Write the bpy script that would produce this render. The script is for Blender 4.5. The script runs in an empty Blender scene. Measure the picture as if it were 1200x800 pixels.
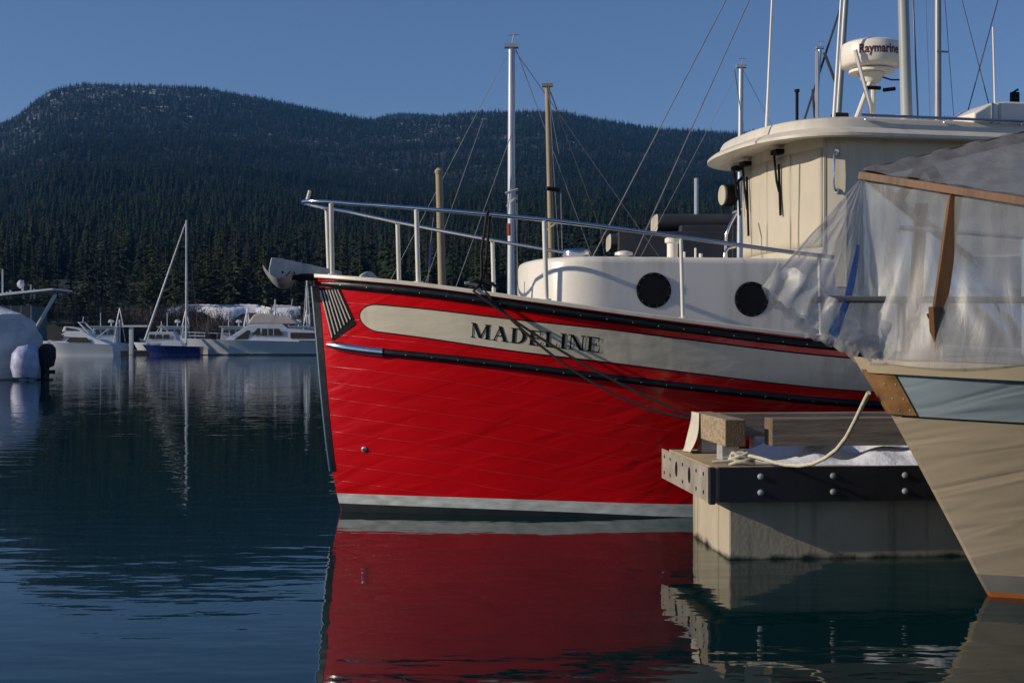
import bpy, math, random
import numpy as np
from mathutils import Vector, Matrix

random.seed(7)
rng = np.random.default_rng(7)
scene = bpy.context.scene
COL = scene.collection
R = math.radians

# ------------------------------------------------------------------ camera, sky, sun, exposure
CAM_H, FPX, CX, HY = 1.8, 1500.0, 600.0, 398.0      # eye height, focal length and horizon of the photograph (1200 x 800)
cam_d = bpy.data.cameras.new('camera')
cam_d.sensor_width = 36.0
cam_d.lens = 36.0 * FPX / 1200.0
cam_d.shift_y = (HY - 400.0) / 1200.0
cam_d.clip_start, cam_d.clip_end = 0.1, 9000.0
cam_d.dof.use_dof = True
cam_d.dof.focus_distance = 13.0
cam_d.dof.aperture_fstop = 6.3
cam = bpy.data.objects.new('camera', cam_d)
cam.location = (0, 0, CAM_H)
cam.rotation_euler = (R(90), 0, 0)
COL.objects.link(cam)
scene.camera = cam

SUN_AZ, SUN_EL = Vector((-0.981, -0.195)).normalized(), R(22)
SUN_DIR = Vector((SUN_AZ.x * math.cos(SUN_EL), SUN_AZ.y * math.cos(SUN_EL), math.sin(SUN_EL)))
world = bpy.data.worlds.new('World')
scene.world = world
world.use_nodes = True
wn = world.node_tree.nodes
bg = wn['Background']
sky = wn.new('ShaderNodeTexSky')
sky.sky_type = 'NISHITA'
sky.sun_disc = False
sky.sun_elevation = SUN_EL
sky.sun_rotation = math.atan2(SUN_AZ.x, SUN_AZ.y)
sky.air_density, sky.dust_density, sky.ozone_density = 1.0, 0.1, 4.5
tint = wn.new('ShaderNodeMixRGB'); tint.blend_type = 'MULTIPLY'; tint.inputs[0].default_value = 1.0; tint.inputs[2].default_value = (0.96, 0.91, 1.04, 1)
world.node_tree.links.new(sky.outputs[0], tint.inputs[1]); world.node_tree.links.new(tint.outputs[0], bg.inputs[0])
bg.inputs[1].default_value = 0.095
sun_d = bpy.data.lights.new('sun', 'SUN')
sun_d.energy = 4.6
sun_d.angle = R(0.5)
sun_d.color = (1.0, 0.87, 0.70)
sun = bpy.data.objects.new('sun', sun_d)
sun.rotation_euler = SUN_DIR.to_track_quat('Z', 'Y').to_euler()
sun.location = (-30, -10, 20)
COL.objects.link(sun)
scene.view_settings.view_transform = 'Standard'
scene.view_settings.look = 'None'
scene.view_settings.exposure = -0.22
scene.view_settings.gamma = 1.0
scene.cycles.use_denoising = True
scene.cycles.max_bounces = 8
scene.cycles.transparent_max_bounces = 24
scene.cycles.volume_bounces = 0
scene.cycles.volume_max_steps = 64
scene.cycles.caustics_reflective = False
scene.cycles.caustics_refractive = False


# ------------------------------------------------------------------ helpers
def P(x, y, D):
    """world point at photo pixel (x, y) and depth D"""
    return Vector(((x - CX) / FPX * D, D, CAM_H - (y - HY) / FPX * D))


def pchip(xs, ys):
    xs, ys = np.array(xs, float), np.array(ys, float)
    h = np.diff(xs); d = np.diff(ys) / h
    m = np.zeros_like(xs)
    for i in range(1, len(xs) - 1):
        if d[i - 1] * d[i] > 0:
            w1, w2 = 2 * h[i] + h[i - 1], h[i] + 2 * h[i - 1]
            m[i] = (w1 + w2) / (w1 / d[i - 1] + w2 / d[i])
    m[0], m[-1] = d[0], d[-1]

    def f(x):
        if x <= xs[0]: return float(ys[0])
        if x >= xs[-1]: return float(ys[-1])
        i = int(np.searchsorted(xs, x) - 1)
        t = (x - xs[i]) / h[i]
        return float((2*t**3-3*t*t+1)*ys[i] + (t**3-2*t*t+t)*h[i]*m[i] + (-2*t**3+3*t*t)*ys[i+1] + (t**3-t*t)*h[i]*m[i+1])
    return f


def lerp(a, b, t): return a + (b - a) * t


class Fr:
    """local frame: u along the axis, v to the near side, z up"""
    def __init__(self, x, y, deg, z=0.0):
        self.o = Vector((x, y, z)); c, s = math.cos(R(deg)), math.sin(R(deg))
        self.a = Vector((c, s, 0)); self.p = Vector((s, -c, 0)); self.c, self.s = c, s
    def w(self, u, v, z): return self.o + self.a * u + self.p * v + Vector((0, 0, z))
    def solve(self, px, py, v):
        k = (px - CX) / FPX
        u = (k * (self.o.y - self.c * v) - self.o.x - self.s * v) / (self.c - k * self.s)
        Y = self.o.y + self.s * u - self.c * v
        return u, CAM_H - (py - HY) / FPX * Y - self.o.z


WL = {}


class MB:
    def __init__(self): self.v, self.f, self.m, self.mi = [], [], [], 0
    def add(self, vs, fs):
        b = len(self.v); self.v += [tuple(p) for p in vs]
        for f in fs:
            self.f.append(tuple(i + b for i in f)); self.m.append(self.mi)
        return self
    def box(self, c, s, ax=None):
        c = Vector(c); X, Y, Z = ax or (Vector((1, 0, 0)), Vector((0, 1, 0)), Vector((0, 0, 1)))
        vs = [c + X * (i * s[0] / 2) + Y * (j * s[1] / 2) + Z * (k * s[2] / 2) for k in (-1, 1) for j in (-1, 1) for i in (-1, 1)]
        return self.add(vs, [(0, 2, 3, 1), (4, 5, 7, 6), (0, 1, 5, 4), (2, 6, 7, 3), (0, 4, 6, 2), (1, 3, 7, 5)])
    def fbox(self, fr, u0, u1, v0, v1, z0, z1):
        return self.box(fr.w((u0+u1)/2, (v0+v1)/2, (z0+z1)/2), (abs(u1-u0), abs(v1-v0), abs(z1-z0)), (fr.a, -fr.p, Vector((0, 0, 1))))
    def beam(self, a, b, w, h, up=Vector((0, 0, 1))):
        a, b = Vector(a), Vector(b); d = (b - a); L = d.length; d.normalize()
        y = up.cross(d)
        if y.length < 1e-4: y = Vector((0, 1, 0)).cross(d)
        y.normalize(); z = d.cross(y)
        return self.box((a + b) / 2, (L, w, h), (d, y, z))
    def tube(self, pts, r, n=8, caps=True):
        pts = [Vector(p) for p in pts]; m = len(pts)
        rs = r if isinstance(r, (list, tuple)) else [r] * m
        vs, fs = [], []; ref = None
        for i, p in enumerate(pts):
            d = (pts[min(i+1, m-1)] - pts[max(i-1, 0)]).normalized()
            if ref is None:
                ref = Vector((0, 0, 1)) if abs(d.z) < 0.9 else Vector((1, 0, 0))
            x = (ref - d * ref.dot(d)).normalized(); y = d.cross(x); ref = x
            for k in range(n):
                a = 2 * math.pi * k / n
                vs.append(p + (x * math.cos(a) + y * math.sin(a)) * rs[i])
        for i in range(m - 1):
            for k in range(n):
                k2 = (k + 1) % n
                fs.append((i*n+k, i*n+k2, (i+1)*n+k2, (i+1)*n+k))
        if caps:
            fs.append(tuple(range(n))[::-1]); fs.append(tuple((m-1)*n+k for k in range(n)))
        return self.add(vs, fs)
    def lathe(self, prof, c, axis=Vector((0, 0, 1)), n=24):
        c = Vector(c); d = Vector(axis).normalized()
        x = Vector((0, 0, 1)).cross(d)
        x = Vector((1, 0, 0)) if x.length < 1e-3 else x.normalized()
        y = d.cross(x); vs, fs = [], []
        for r, z in prof:
            for k in range(n):
                a = 2 * math.pi * k / n
                vs.append(c + d * z + (x * math.cos(a) + y * math.sin(a)) * r)
        for i in range(len(prof) - 1):
            for k in range(n):
                k2 = (k + 1) % n
                fs.append((i*n+k, i*n+k2, (i+1)*n+k2, (i+1)*n+k))
        fs.append(tuple(range(n))[::-1]); fs.append(tuple((len(prof)-1)*n+k for k in range(n)))
        return self.add(vs, fs)
    def prism(self, poly, vec):
        poly = [Vector(p) for p in poly]; n = len(poly); vec = Vector(vec)
        vs = poly + [p + vec for p in poly]
        fs = [tuple(range(n))[::-1], tuple(range(n, 2*n))] + [(i, (i+1) % n, n+(i+1) % n, n+i) for i in range(n)]
        return self.add(vs, fs)
    def grid(self, rows, close=False):
        m, n = len(rows), len(rows[0]); vs = [p for r in rows for p in r]; fs = []
        for i in range(m - 1):
            for k in range(n if close else n - 1):
                k2 = (k + 1) % n
                fs.append((i*n+k, i*n+k2, (i+1)*n+k2, (i+1)*n+k))
        return self.add(vs, fs)
    def build(self, name, mats, parent=None, smooth=None, bevel=0, origin=None, solid=0, seg=2):
        if not isinstance(mats, (list, tuple)): mats = [mats]
        o0 = WL[parent.name] if parent else Vector(origin if origin is not None else (0, 0, 0))
        me = bpy.data.meshes.new(name)
        me.from_pydata([(x-o0.x, y-o0.y, z-o0.z) for x, y, z in self.v], [], self.f)
        for m in mats: me.materials.append(m)
        if len(mats) > 1: me.polygons.foreach_set('material_index', self.m)
        import bmesh
        bm = bmesh.new(); bm.from_mesh(me); bmesh.ops.recalc_face_normals(bm, faces=bm.faces[:]); bm.to_mesh(me); bm.free()
        if smooth is not None:
            me.shade_smooth(); me.set_sharp_from_angle(angle=R(smooth))
        me.update()
        o = bpy.data.objects.new(name, me); COL.objects.link(o)
        if parent: o.parent = parent
        else: o.location = o0
        WL[o.name] = o0.copy()
        if solid:
            md = o.modifiers.new('solid', 'SOLIDIFY'); md.thickness = solid; md.offset = 0
        if bevel:
            md = o.modifiers.new('bevel', 'BEVEL'); md.width = bevel; md.segments = seg; md.limit_method = 'ANGLE'; md.angle_limit = R(35)
            md.harden_normals = False
        return o


def tag(o, label=None, cat=None, group=None, kind=None):
    if label: o['label'] = label
    if cat: o['category'] = cat
    if group: o['group'] = group
    if kind: o['kind'] = kind
    return o


def thing(name, label, cat, loc, group=None):
    o = bpy.data.objects.new(name, None); COL.objects.link(o)
    o.location = loc; o.empty_display_size = 0.3
    WL[o.name] = Vector(loc)
    return tag(o, label, cat, group)


def pm(name, col, rough=0.5, metal=0.0, var=0.12, vs=5.0, bump=0.0, bs=40.0, coat=0.0, stretch=(1, 1, 1), spec=0.5, bd=0.01, detail=5):
    m = bpy.data.materials.new(name); m.use_nodes = True
    nt = m.node_tree; N = nt.nodes; L = nt.links; b = N['Principled BSDF']
    b.inputs['Roughness'].default_value = rough; b.inputs['Metallic'].default_value = metal
    b.inputs['Coat Weight'].default_value = coat; b.inputs['Coat Roughness'].default_value = 0.06
    b.inputs['Specular IOR Level'].default_value = spec
    tc = N.new('ShaderNodeTexCoord'); mp = N.new('ShaderNodeMapping'); mp.inputs['Scale'].default_value = stretch
    L.new(tc.outputs['Object'], mp.inputs[0])
    nz = N.new('ShaderNodeTexNoise'); nz.inputs['Scale'].default_value = vs; nz.inputs['Detail'].default_value = detail
    L.new(mp.outputs[0], nz.inputs['Vector'])
    mr = N.new('ShaderNodeMapRange'); mr.inputs[1].default_value = 0.25; mr.inputs[2].default_value = 0.75
    mr.inputs[3].default_value = 1 - var; mr.inputs[4].default_value = 1 + var
    L.new(nz.outputs[0], mr.inputs[0])
    hsv = N.new('ShaderNodeHueSaturation'); hsv.inputs['Color'].default_value = (*col, 1)
    L.new(mr.outputs[0], hsv.inputs['Value']); L.new(hsv.outputs[0], b.inputs['Base Color'])
    rr = N.new('ShaderNodeMapRange'); rr.inputs[1].default_value = 0.3; rr.inputs[2].default_value = 0.7
    rr.inputs[3].default_value = max(0.02, rough * 0.8); rr.inputs[4].default_value = min(1, rough * 1.2)
    L.new(nz.outputs[0], rr.inputs[0]); L.new(rr.outputs[0], b.inputs['Roughness'])
    if bump:
        n2 = N.new('ShaderNodeTexNoise'); n2.inputs['Scale'].default_value = bs; n2.inputs['Detail'].default_value = 4 if detail > 4 else detail
        L.new(mp.outputs[0], n2.inputs['Vector'])
        bp = N.new('ShaderNodeBump'); bp.inputs['Strength'].default_value = bump; bp.inputs['Distance'].default_value = bd
        L.new(n2.outputs[0], bp.inputs['Height']); L.new(bp.outputs[0], b.inputs['Normal'])
    m['hsv'] = hsv.name
    return m


def streaks(m, deg, sx, sz, dist):
    """long shallow slanting bumps that imitate ripple light cast on a hull"""
    N, L = m.node_tree.nodes, m.node_tree.links; b = N['Principled BSDF']
    tc = N.new('ShaderNodeTexCoord'); mp = N.new('ShaderNodeMapping'); mp.vector_type = 'TEXTURE'
    mp.inputs['Scale'].default_value = (sx, sx, sz); mp.inputs['Rotation'].default_value = (0, R(-deg), 0); L.new(tc.outputs['Object'], mp.inputs[0])
    nz = N.new('ShaderNodeTexNoise'); nz.inputs['Scale'].default_value = 1.0; nz.inputs['Detail'].default_value = 1.0; nz.inputs['Distortion'].default_value = 0.9; L.new(mp.outputs[0], nz.inputs['Vector'])
    bp = N.new('ShaderNodeBump'); bp.inputs['Strength'].default_value = 0.9; bp.inputs['Distance'].default_value = dist; L.new(nz.outputs[0], bp.inputs['Height'])
    L.new(bp.outputs[0], b.inputs['Normal']); return m


def glass_dark(name, col=(0.006, 0.008, 0.011), rough=0.06):
    return pm(name, col, rough, var=0.2, vs=3, spec=0.6)


def text_shape(s, size, extrude=0.0):
    cu = bpy.data.curves.new('lettering_source', 'FONT'); cu.body = s; cu.size = size; cu.resolution_u = 3
    cu.offset = 0.024 * size
    o = bpy.data.objects.new('lettering_source', cu); COL.objects.link(o)
    dg = bpy.context.evaluated_depsgraph_get()
    me = bpy.data.meshes.new_from_object(o.evaluated_get(dg))
    vs = [tuple(v.co) for v in me.vertices]; fs = [tuple(p.vertices) for p in me.polygons]
    bpy.data.objects.remove(o); bpy.data.curves.remove(cu); bpy.data.meshes.remove(me)
    return vs, fs


# ------------------------------------------------------------------ materials
M = {}
M['cream'] = pm('cream_gelcoat', (0.56, 0.51, 0.40), 0.32, var=0.05, vs=1.4, bump=0.12, bs=3.0, bd=0.01)
M['white'] = pm('white_gelcoat', (0.84, 0.79, 0.69), 0.3, var=0.06, vs=1.2, bump=0.06, bs=3)
M['roof'] = pm('roof_gelcoat', (0.68, 0.63, 0.52), 0.35, var=0.07, vs=1.3, bump=0.08, bs=4)
M['rubber'] = pm('black_rubber', (0.006, 0.008, 0.011), 0.36, var=0.3, vs=9, bump=0.1, bs=60, bd=0.004, spec=0.4)
M['black'] = pm('black_paint', (0.005, 0.005, 0.006), 0.75, var=0.2, spec=0.25)
M['steel'] = pm('polished_steel', (0.72, 0.72, 0.72), 0.16, 1.0, var=0.08, vs=12)
M['galv'] = pm('galvanised_steel', (0.46, 0.47, 0.47), 0.42, 0.25, var=0.22, vs=14, bump=0.15, bs=50, bd=0.003)
M['alu'] = pm('mast_aluminium', (0.55, 0.56, 0.57), 0.42, 0.5, var=0.1, vs=3)
M['darkalu'] = pm('weathered_aluminium', (0.30, 0.31, 0.32), 0.45, 0.4, var=0.12, vs=3)
M['wire'] = pm('wire_rope', (0.22, 0.22, 0.22), 0.5, 0.4)
M['dwire'] = pm('dark_wire_rope', (0.05, 0.05, 0.055), 0.6)
M['glass'] = glass_dark('dark_glass')
M['portglass'] = pm('porthole_cover', (0.004, 0.004, 0.005), 0.35, var=0.2, spec=0.3)
M['deck'] = pm('deck_paint', (0.42, 0.43, 0.42), 0.7, var=0.15, bump=0.2, bs=90)
M['wood'] = pm('varnished_lumber', (0.15, 0.066, 0.020), 0.42, var=0.35, vs=7, bump=0.2, bs=22, stretch=(1, 1, 0.2))
M['timber'] = pm('weathered_timber', (0.33, 0.26, 0.17), 0.8, var=0.4, vs=6, bump=0.55, bs=16, stretch=(0.35, 2.5, 6), bd=0.015)
M['greytimber'] = pm('grey_timber', (0.18, 0.15, 0.12), 0.85, var=0.45, vs=5, bump=0.55, bs=16, stretch=(0.35, 2.5, 6), bd=0.015)
M['endgrain'] = pm('timber_end_grain', (0.16, 0.11, 0.065), 0.85, var=0.3, vs=20, bump=0.4, bs=60)
M['pile'] = pm('weathered_spar', (0.36, 0.29, 0.185), 0.7, var=0.25, vs=4, bump=0.3, bs=20, stretch=(3, 3, 0.3))
M['snow'] = pm('snow', (0.80, 0.82, 0.86), 0.65, var=0.06, vs=3, bump=0.5, bs=14, bd=0.03)
M['rope'] = pm('pale_rope', (0.62, 0.57, 0.44), 0.85, var=0.2, vs=40, bump=0.6, bs=160, bd=0.005)
M['blackrope'] = pm('black_rope', (0.010, 0.010, 0.012), 0.8, var=0.3, vs=40, bump=0.5, bs=160, bd=0.004)
M['canvas'] = pm('window_canvas', (0.52, 0.47, 0.37), 0.75, var=0.06, vs=2.5, bump=0.3, bs=4, bd=0.03)


def red_material():
    m = pm('red_hull_paint', (0.70, 0.003, 0.006), 0.2, var=0.10, vs=1.1, coat=0.25)
    nt = m.node_tree; N, L = nt.nodes, nt.links; b = N['Principled BSDF']
    uv = N.new('ShaderNodeUVMap'); uv.uv_map = 'girth'
    sep = N.new('ShaderNodeSeparateXYZ'); L.new(uv.outputs[0], sep.inputs[0])
    # planking seams: fine grooves every 0.165 m of girth
    mul = N.new('ShaderNodeMath'); mul.operation = 'MULTIPLY'; mul.inputs[1].default_value = 1 / 0.17
    wob = N.new('ShaderNodeTexNoise'); wob.inputs['Scale'].default_value = 1.2; L.new(uv.outputs[0], wob.inputs['Vector'])
    ad = N.new('ShaderNodeMath'); ad.operation = 'MULTIPLY_ADD'; ad.inputs[1].default_value = 0.05; L.new(wob.outputs[0], ad.inputs[0]); L.new(sep.outputs[1], ad.inputs[2])
    L.new(ad.outputs[0], mul.inputs[0])
    fr = N.new('ShaderNodeMath'); fr.operation = 'FRACT'; L.new(mul.outputs[0], fr.inputs[0])
    ce = N.new('ShaderNodeMath'); ce.operation = 'SUBTRACT'; ce.inputs[1].default_value = 0.5; L.new(fr.outputs[0], ce.inputs[0])
    ab = N.new('ShaderNodeMath'); ab.operation = 'ABSOLUTE'; L.new(ce.outputs[0], ab.inputs[0])
    ln = N.new('ShaderNodeMapRange'); ln.inputs[1].default_value = 0.0; ln.inputs[2].default_value = 0.022; ln.inputs[3].default_value = 1; ln.inputs[4].default_value = 0
    L.new(ab.outputs[0], ln.inputs[0])
    # shallow slanting undulation, imitates light rippling up from the water
    mp = N.new('ShaderNodeMapping'); mp.vector_type = 'TEXTURE'; mp.inputs['Scale'].default_value = (0.75, 0.16, 1); mp.inputs['Rotation'].default_value = (0, 0, R(-27))
    L.new(uv.outputs[0], mp.inputs[0])
    n1 = N.new('ShaderNodeTexNoise'); n1.inputs['Scale'].default_value = 1.0; n1.inputs['Detail'].default_value = 2; n1.inputs['Distortion'].default_value = 0.5
    L.new(mp.outputs[0], n1.inputs['Vector'])
    b1 = N.new('ShaderNodeBump'); b1.inputs['Strength'].default_value = 0.7; b1.inputs['Distance'].default_value = 0.020; L.new(n1.outputs[0], b1.inputs['Height'])
    b2 = N.new('ShaderNodeBump'); b2.inputs['Strength'].default_value = 0.6; b2.inputs['Distance'].default_value = 0.006; L.new(ln.outputs[0], b2.inputs['Height'])
    L.new(b1.outputs[0], b2.inputs['Normal']); L.new(b2.outputs[0], b.inputs['Normal'])
    # worn paint along some seams
    w2 = N.new('ShaderNodeTexNoise'); w2.inputs['Scale'].default_value = 2.2; L.new(uv.outputs[0], w2.inputs['Vector'])
    wm = N.new('ShaderNodeMapRange'); wm.inputs[1].default_value = 0.5; wm.inputs[2].default_value = 0.75; L.new(w2.outputs[0], wm.inputs[0])
    wl = N.new('ShaderNodeMath'); wl.operation = 'MULTIPLY'; L.new(wm.outputs[0], wl.inputs[0]); L.new(ln.outputs[0], wl.inputs[1])
    wl2 = N.new('ShaderNodeMath'); wl2.operation = 'MULTIPLY'; wl2.inputs[1].default_value = 0.6; L.new(wl.outputs[0], wl2.inputs[0])
    mix = N.new('ShaderNodeMixRGB'); mix.inputs[2].default_value = (0.60, 0.16, 0.15, 1)
    L.new(wl2.outputs[0], mix.inputs[0]); L.new(N[m['hsv']].outputs[0], mix.inputs[1]); L.new(mix.outputs[0], b.inputs['Base Color'])
    return m


M['red'] = red_material()
M['band'] = pm('cream_name_band', (0.78, 0.71, 0.55), 0.3, var=0.05, vs=1.5, bump=0.35, bs=2.0, bd=0.03, stretch=(1, 1, 3))
M['boot'] = pm('white_boot_stripe', (0.62, 0.66, 0.62), 0.4, var=0.3, vs=7, stretch=(1, 1, 3))
M['antifoul'] = pm('dark_bottom_paint', (0.012, 0.018, 0.02), 0.6)




def weather(m, col, amt, sc=1.0):
    """faint vertical drip stains and grime with a shape of their own"""
    N, L = m.node_tree.nodes, m.node_tree.links; b = N['Principled BSDF']
    tc = N.new('ShaderNodeTexCoord'); mp = N.new('ShaderNodeMapping'); mp.inputs['Scale'].default_value = (7 * sc, 7 * sc, 0.55 * sc); L.new(tc.outputs['Object'], mp.inputs[0])
    nz = N.new('ShaderNodeTexNoise'); nz.inputs['Scale'].default_value = 1.3; nz.inputs['Detail'].default_value = 5; L.new(mp.outputs[0], nz.inputs['Vector'])
    n2 = N.new('ShaderNodeTexNoise'); n2.inputs['Scale'].default_value = 0.9; L.new(tc.outputs['Object'], n2.inputs['Vector'])
    mu = N.new('ShaderNodeMath'); mu.operation = 'MULTIPLY'; L.new(nz.outputs[0], mu.inputs[0]); L.new(n2.outputs[0], mu.inputs[1])
    mr = N.new('ShaderNodeMapRange'); mr.inputs[1].default_value = 0.28; mr.inputs[2].default_value = 0.42; mr.inputs[4].default_value = amt; L.new(mu.outputs[0], mr.inputs[0])
    mx = N.new('ShaderNodeMixRGB'); mx.inputs[2].default_value = (*col, 1); L.new(mr.outputs[0], mx.inputs[0]); L.new(N[m['hsv']].outputs[0], mx.inputs[1]); L.new(mx.outputs[0], b.inputs['Base Color'])


weather(M['white'], (0.34, 0.27, 0.17), 0.30); weather(M['cream'], (0.30, 0.23, 0.14), 0.30); weather(M['roof'], (0.33, 0.27, 0.18), 0.35, 0.7); weather(M['band'], (0.34, 0.28, 0.18), 0.30)
weather(M['endplate'] if 'endplate' in M else M['galv'], (0.16, 0.09, 0.045), 0.45, 1.5)


# ------------------------------------------------------------------ water
def make_water():
    m = bpy.data.materials.new('harbour_water'); m.use_nodes = True
    N, L = m.node_tree.nodes, m.node_tree.links; b = N['Principled BSDF']
    b.inputs['Base Color'].default_value = (0.0, 0.019, 0.021, 1)
    b.inputs['Roughness'].default_value = 0.015; b.inputs['IOR'].default_value = 1.36
    tc = N.new('ShaderNodeTexCoord')
    mp = N.new('ShaderNodeMapping'); mp.inputs['Rotation'].default_value = (0, 0, R(8)); mp.inputs['Scale'].default_value = (0.55, 1.25, 1)
    L.new(tc.outputs['Object'], mp.inputs[0])
    n1 = N.new('ShaderNodeTexNoise'); n1.inputs['Scale'].default_value = 2.1; n1.inputs['Detail'].default_value = 2.0; n1.inputs['Roughness'].default_value = 0.45
    n2 = N.new('ShaderNodeTexNoise'); n2.inputs['Scale'].default_value = 6.5; n2.inputs['Detail'].default_value = 2.0
    n3 = N.new('ShaderNodeTexNoise'); n3.inputs['Scale'].default_value = 0.30; n3.inputs['Detail'].default_value = 2.0
    for n in (n1, n2, n3): L.new(mp.outputs[0], n.inputs['Vector'])
    amp = N.new('ShaderNodeMapRange'); amp.inputs[1].default_value = 0.35; amp.inputs[2].default_value = 0.68; amp.inputs[3].default_value = 0.40; amp.inputs[4].default_value = 1.0
    L.new(n3.outputs[0], amp.inputs[0])
    b1 = N.new('ShaderNodeBump'); b1.inputs['Distance'].default_value = 0.0110; L.new(n1.outputs[0], b1.inputs['Height']); L.new(amp.outputs[0], b1.inputs['Strength'])
    b2 = N.new('ShaderNodeBump'); b2.inputs['Distance'].default_value = 0.0013; b2.inputs['Strength'].default_value = 0.8
    L.new(n2.outputs[0], b2.inputs['Height']); L.new(b1.outputs[0], b2.inputs['Normal']); L.new(b2.outputs[0], b.inputs['Normal'])
    mb = MB()
    xs = [-2400, -600, -120, -30, 0, 30, 120, 600, 2400]; ys = [-200, -40, 0, 8, 16, 40, 90, 190]
    mb.grid([[(x, y, 0) for x in xs] for y in ys])
    return tag(mb.build('water', m), kind='structure')


make_water()

# ------------------------------------------------------------------ terrain: far shore and mountain
ridge_px = pchip([-900, -400, -100, 0, 15, 30, 60, 75, 100, 160, 235, 260, 330, 400, 440, 500, 530, 570, 650, 680, 720, 760, 820, 870, 950, 1010, 1065, 1100, 1150, 1200, 1400, 1900],
                 [230, 205, 175, 146, 140, 129, 108, 103, 100, 101, 104, 108, 121, 135, 141, 140, 135, 132, 132, 137, 144, 151, 155, 157, 154, 150, 145, 141, 136, 130, 118, 150])
shore_f = pchip([0, 168, 176, 196, 205, 240, 330], [-2.5, -2.5, -0.6, 2.2, 6.0, 8.0, 16.0])
RIDGE = 2250.0


def fbm(x, y, s=1.0):
    return (math.sin(x*s*0.9+1.3*math.sin(y*s*0.7)) + 0.55*math.sin(y*s*1.7+2.1*math.sin(x*s*1.1)+0.4) + 0.3*math.sin((x*1.3-y)*s*2.3+1.0) + 0.2*math.sin((x+y*1.2)*s*4.1)) / 2.05


def H(x, y):
    px = CX + FPX * x / y
    if y <= 330: return shore_f(y) + (0.5 * fbm(x, y, 0.08) if y > 180 else 0)
    hr = CAM_H + (HY - ridge_px(px)) / FPX * RIDGE
    t = (y - 330) / (RIDGE - 330)
    if t <= 1:
        h = 16 + (hr - 16) * (0.62 * t + 0.38 * t * t) + (26 * fbm(x, y, 0.006) + 9 * fbm(x + 300, y, 0.021)) * t * (1.0 - t) * 1.9
    else:
        h = hr - (y - RIDGE) * 0.25
    return h


def terrain():
    m = pm('forest_floor', (0.014, 0.016, 0.012), 0.95, var=0.4, vs=0.02)
    N, L = m.node_tree.nodes, m.node_tree.links; b = N['Principled BSDF']
    tc = N.new('ShaderNodeTexCoord')
    n1 = N.new('ShaderNodeTexNoise'); n1.inputs['Scale'].default_value = 0.05; n1.inputs['Detail'].default_value = 6; n1.inputs['Roughness'].default_value = 0.7
    L.new(tc.outputs['Object'], n1.inputs['Vector'])
    sp = N.new('ShaderNodeSeparateXYZ'); L.new(tc.outputs['Object'], sp.inputs[0])
    alt = N.new('ShaderNodeMapRange'); alt.inputs[1].default_value = 40; alt.inputs[2].default_value = 420; alt.inputs[3].default_value = 0.70; alt.inputs[4].default_value = 0.55
    L.new(sp.outputs[2], alt.inputs[0])
    sb = N.new('ShaderNodeMath'); sb.operation = 'SUBTRACT'; L.new(n1.outputs[0], sb.inputs[0]); L.new(alt.outputs[0], sb.inputs[1])
    mr = N.new('ShaderNodeMapRange'); mr.inputs[1].default_value = 0; mr.inputs[2].default_value = 0.06; L.new(sb.outputs[0], mr.inputs[0])
    mix = N.new('ShaderNodeMixRGB'); mix.inputs[2].default_value = (0.55, 0.57, 0.62, 1)
    L.new(mr.outputs[0], mix.inputs[0]); L.new(N[m['hsv']].outputs[0], mix.inputs[1]); L.new(mix.outputs[0], b.inputs['Base Color'])
    ys = [165, 172, 178, 184, 190, 196, 200, 205, 212, 225, 240, 260, 285, 310, 330]
    y = 330.0
    while y < RIDGE: y += 18 + y * 0.012; ys.append(min(y, RIDGE))
    ys += [RIDGE + 60, RIDGE + 200, RIDGE + 500]
    az = np.linspace(-1.05, 1.05, 260)
    mb = MB()
    mb.grid([[(a * yy, yy, H(a * yy, yy)) for a in az] for yy in ys])
    tag(mb.build('hills', m, smooth=60), kind='structure')
    # a further crest showing in the dip of the ridge
    far_r = pchip([-200, 380, 440, 452, 475, 500, 520, 540, 700, 1000, 1500], [300, 180, 134, 129, 127, 128, 131, 140, 190, 230, 300])
    mb = MB()
    rows = []
    for yy, k in ((2900, -60), (3050, 0), (3200, -80)):
        rows.append([((p - CX) / FPX * yy, yy, CAM_H + (HY - far_r(p)) / FPX * 3050 + k - 14 + 1.5 * math.sin(p * 0.37) + 1.2 * math.sin(p * 1.31)) for p in np.linspace(150, 900, 420)])
    mb.grid(rows)
    tag(mb.build('far_hills', pm('far_forest', (0.02, 0.026, 0.028), 0.95, var=0.5, vs=0.08), smooth=60), kind='structure')
    # snow lying along the road bank above the shore
    mb = MB(); rows = []
    for j, t in enumerate(np.linspace(0, 1, 7)):
        row = []
        for p in np.linspace(196, 352, 50):
            y0 = 203 + 3 * math.sin(p * 0.09); wdt = 7 + 3 * math.sin(p * 0.05 + 1) + (9 if p > 320 else 0)
            yy = y0 + t * wdt; xx = (p - CX) / FPX * yy
            row.append((xx, yy, H(xx, yy) + 0.55 * math.sin(math.pi * min(1, t * 1.4 + 0.05)) + 0.05 * math.sin(p * 0.8 + t * 7) - 0.1 + 0.9 * t))
        rows.append(row)
    mb.grid(rows)
    tag(mb.build('snow_bank', M['snow'], smooth=60), 'white snow lying along the road bank above the far shore', 'snow', kind='stuff')


terrain()


# ------------------------------------------------------------------ forest on the mountain (one mass) and the shore trees (things)
def foliage_mat(name, col, var=0.45, vs=0.3):
    m = pm(name, col, 0.9, var=var, vs=vs, spec=0.2)
    return m


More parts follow.
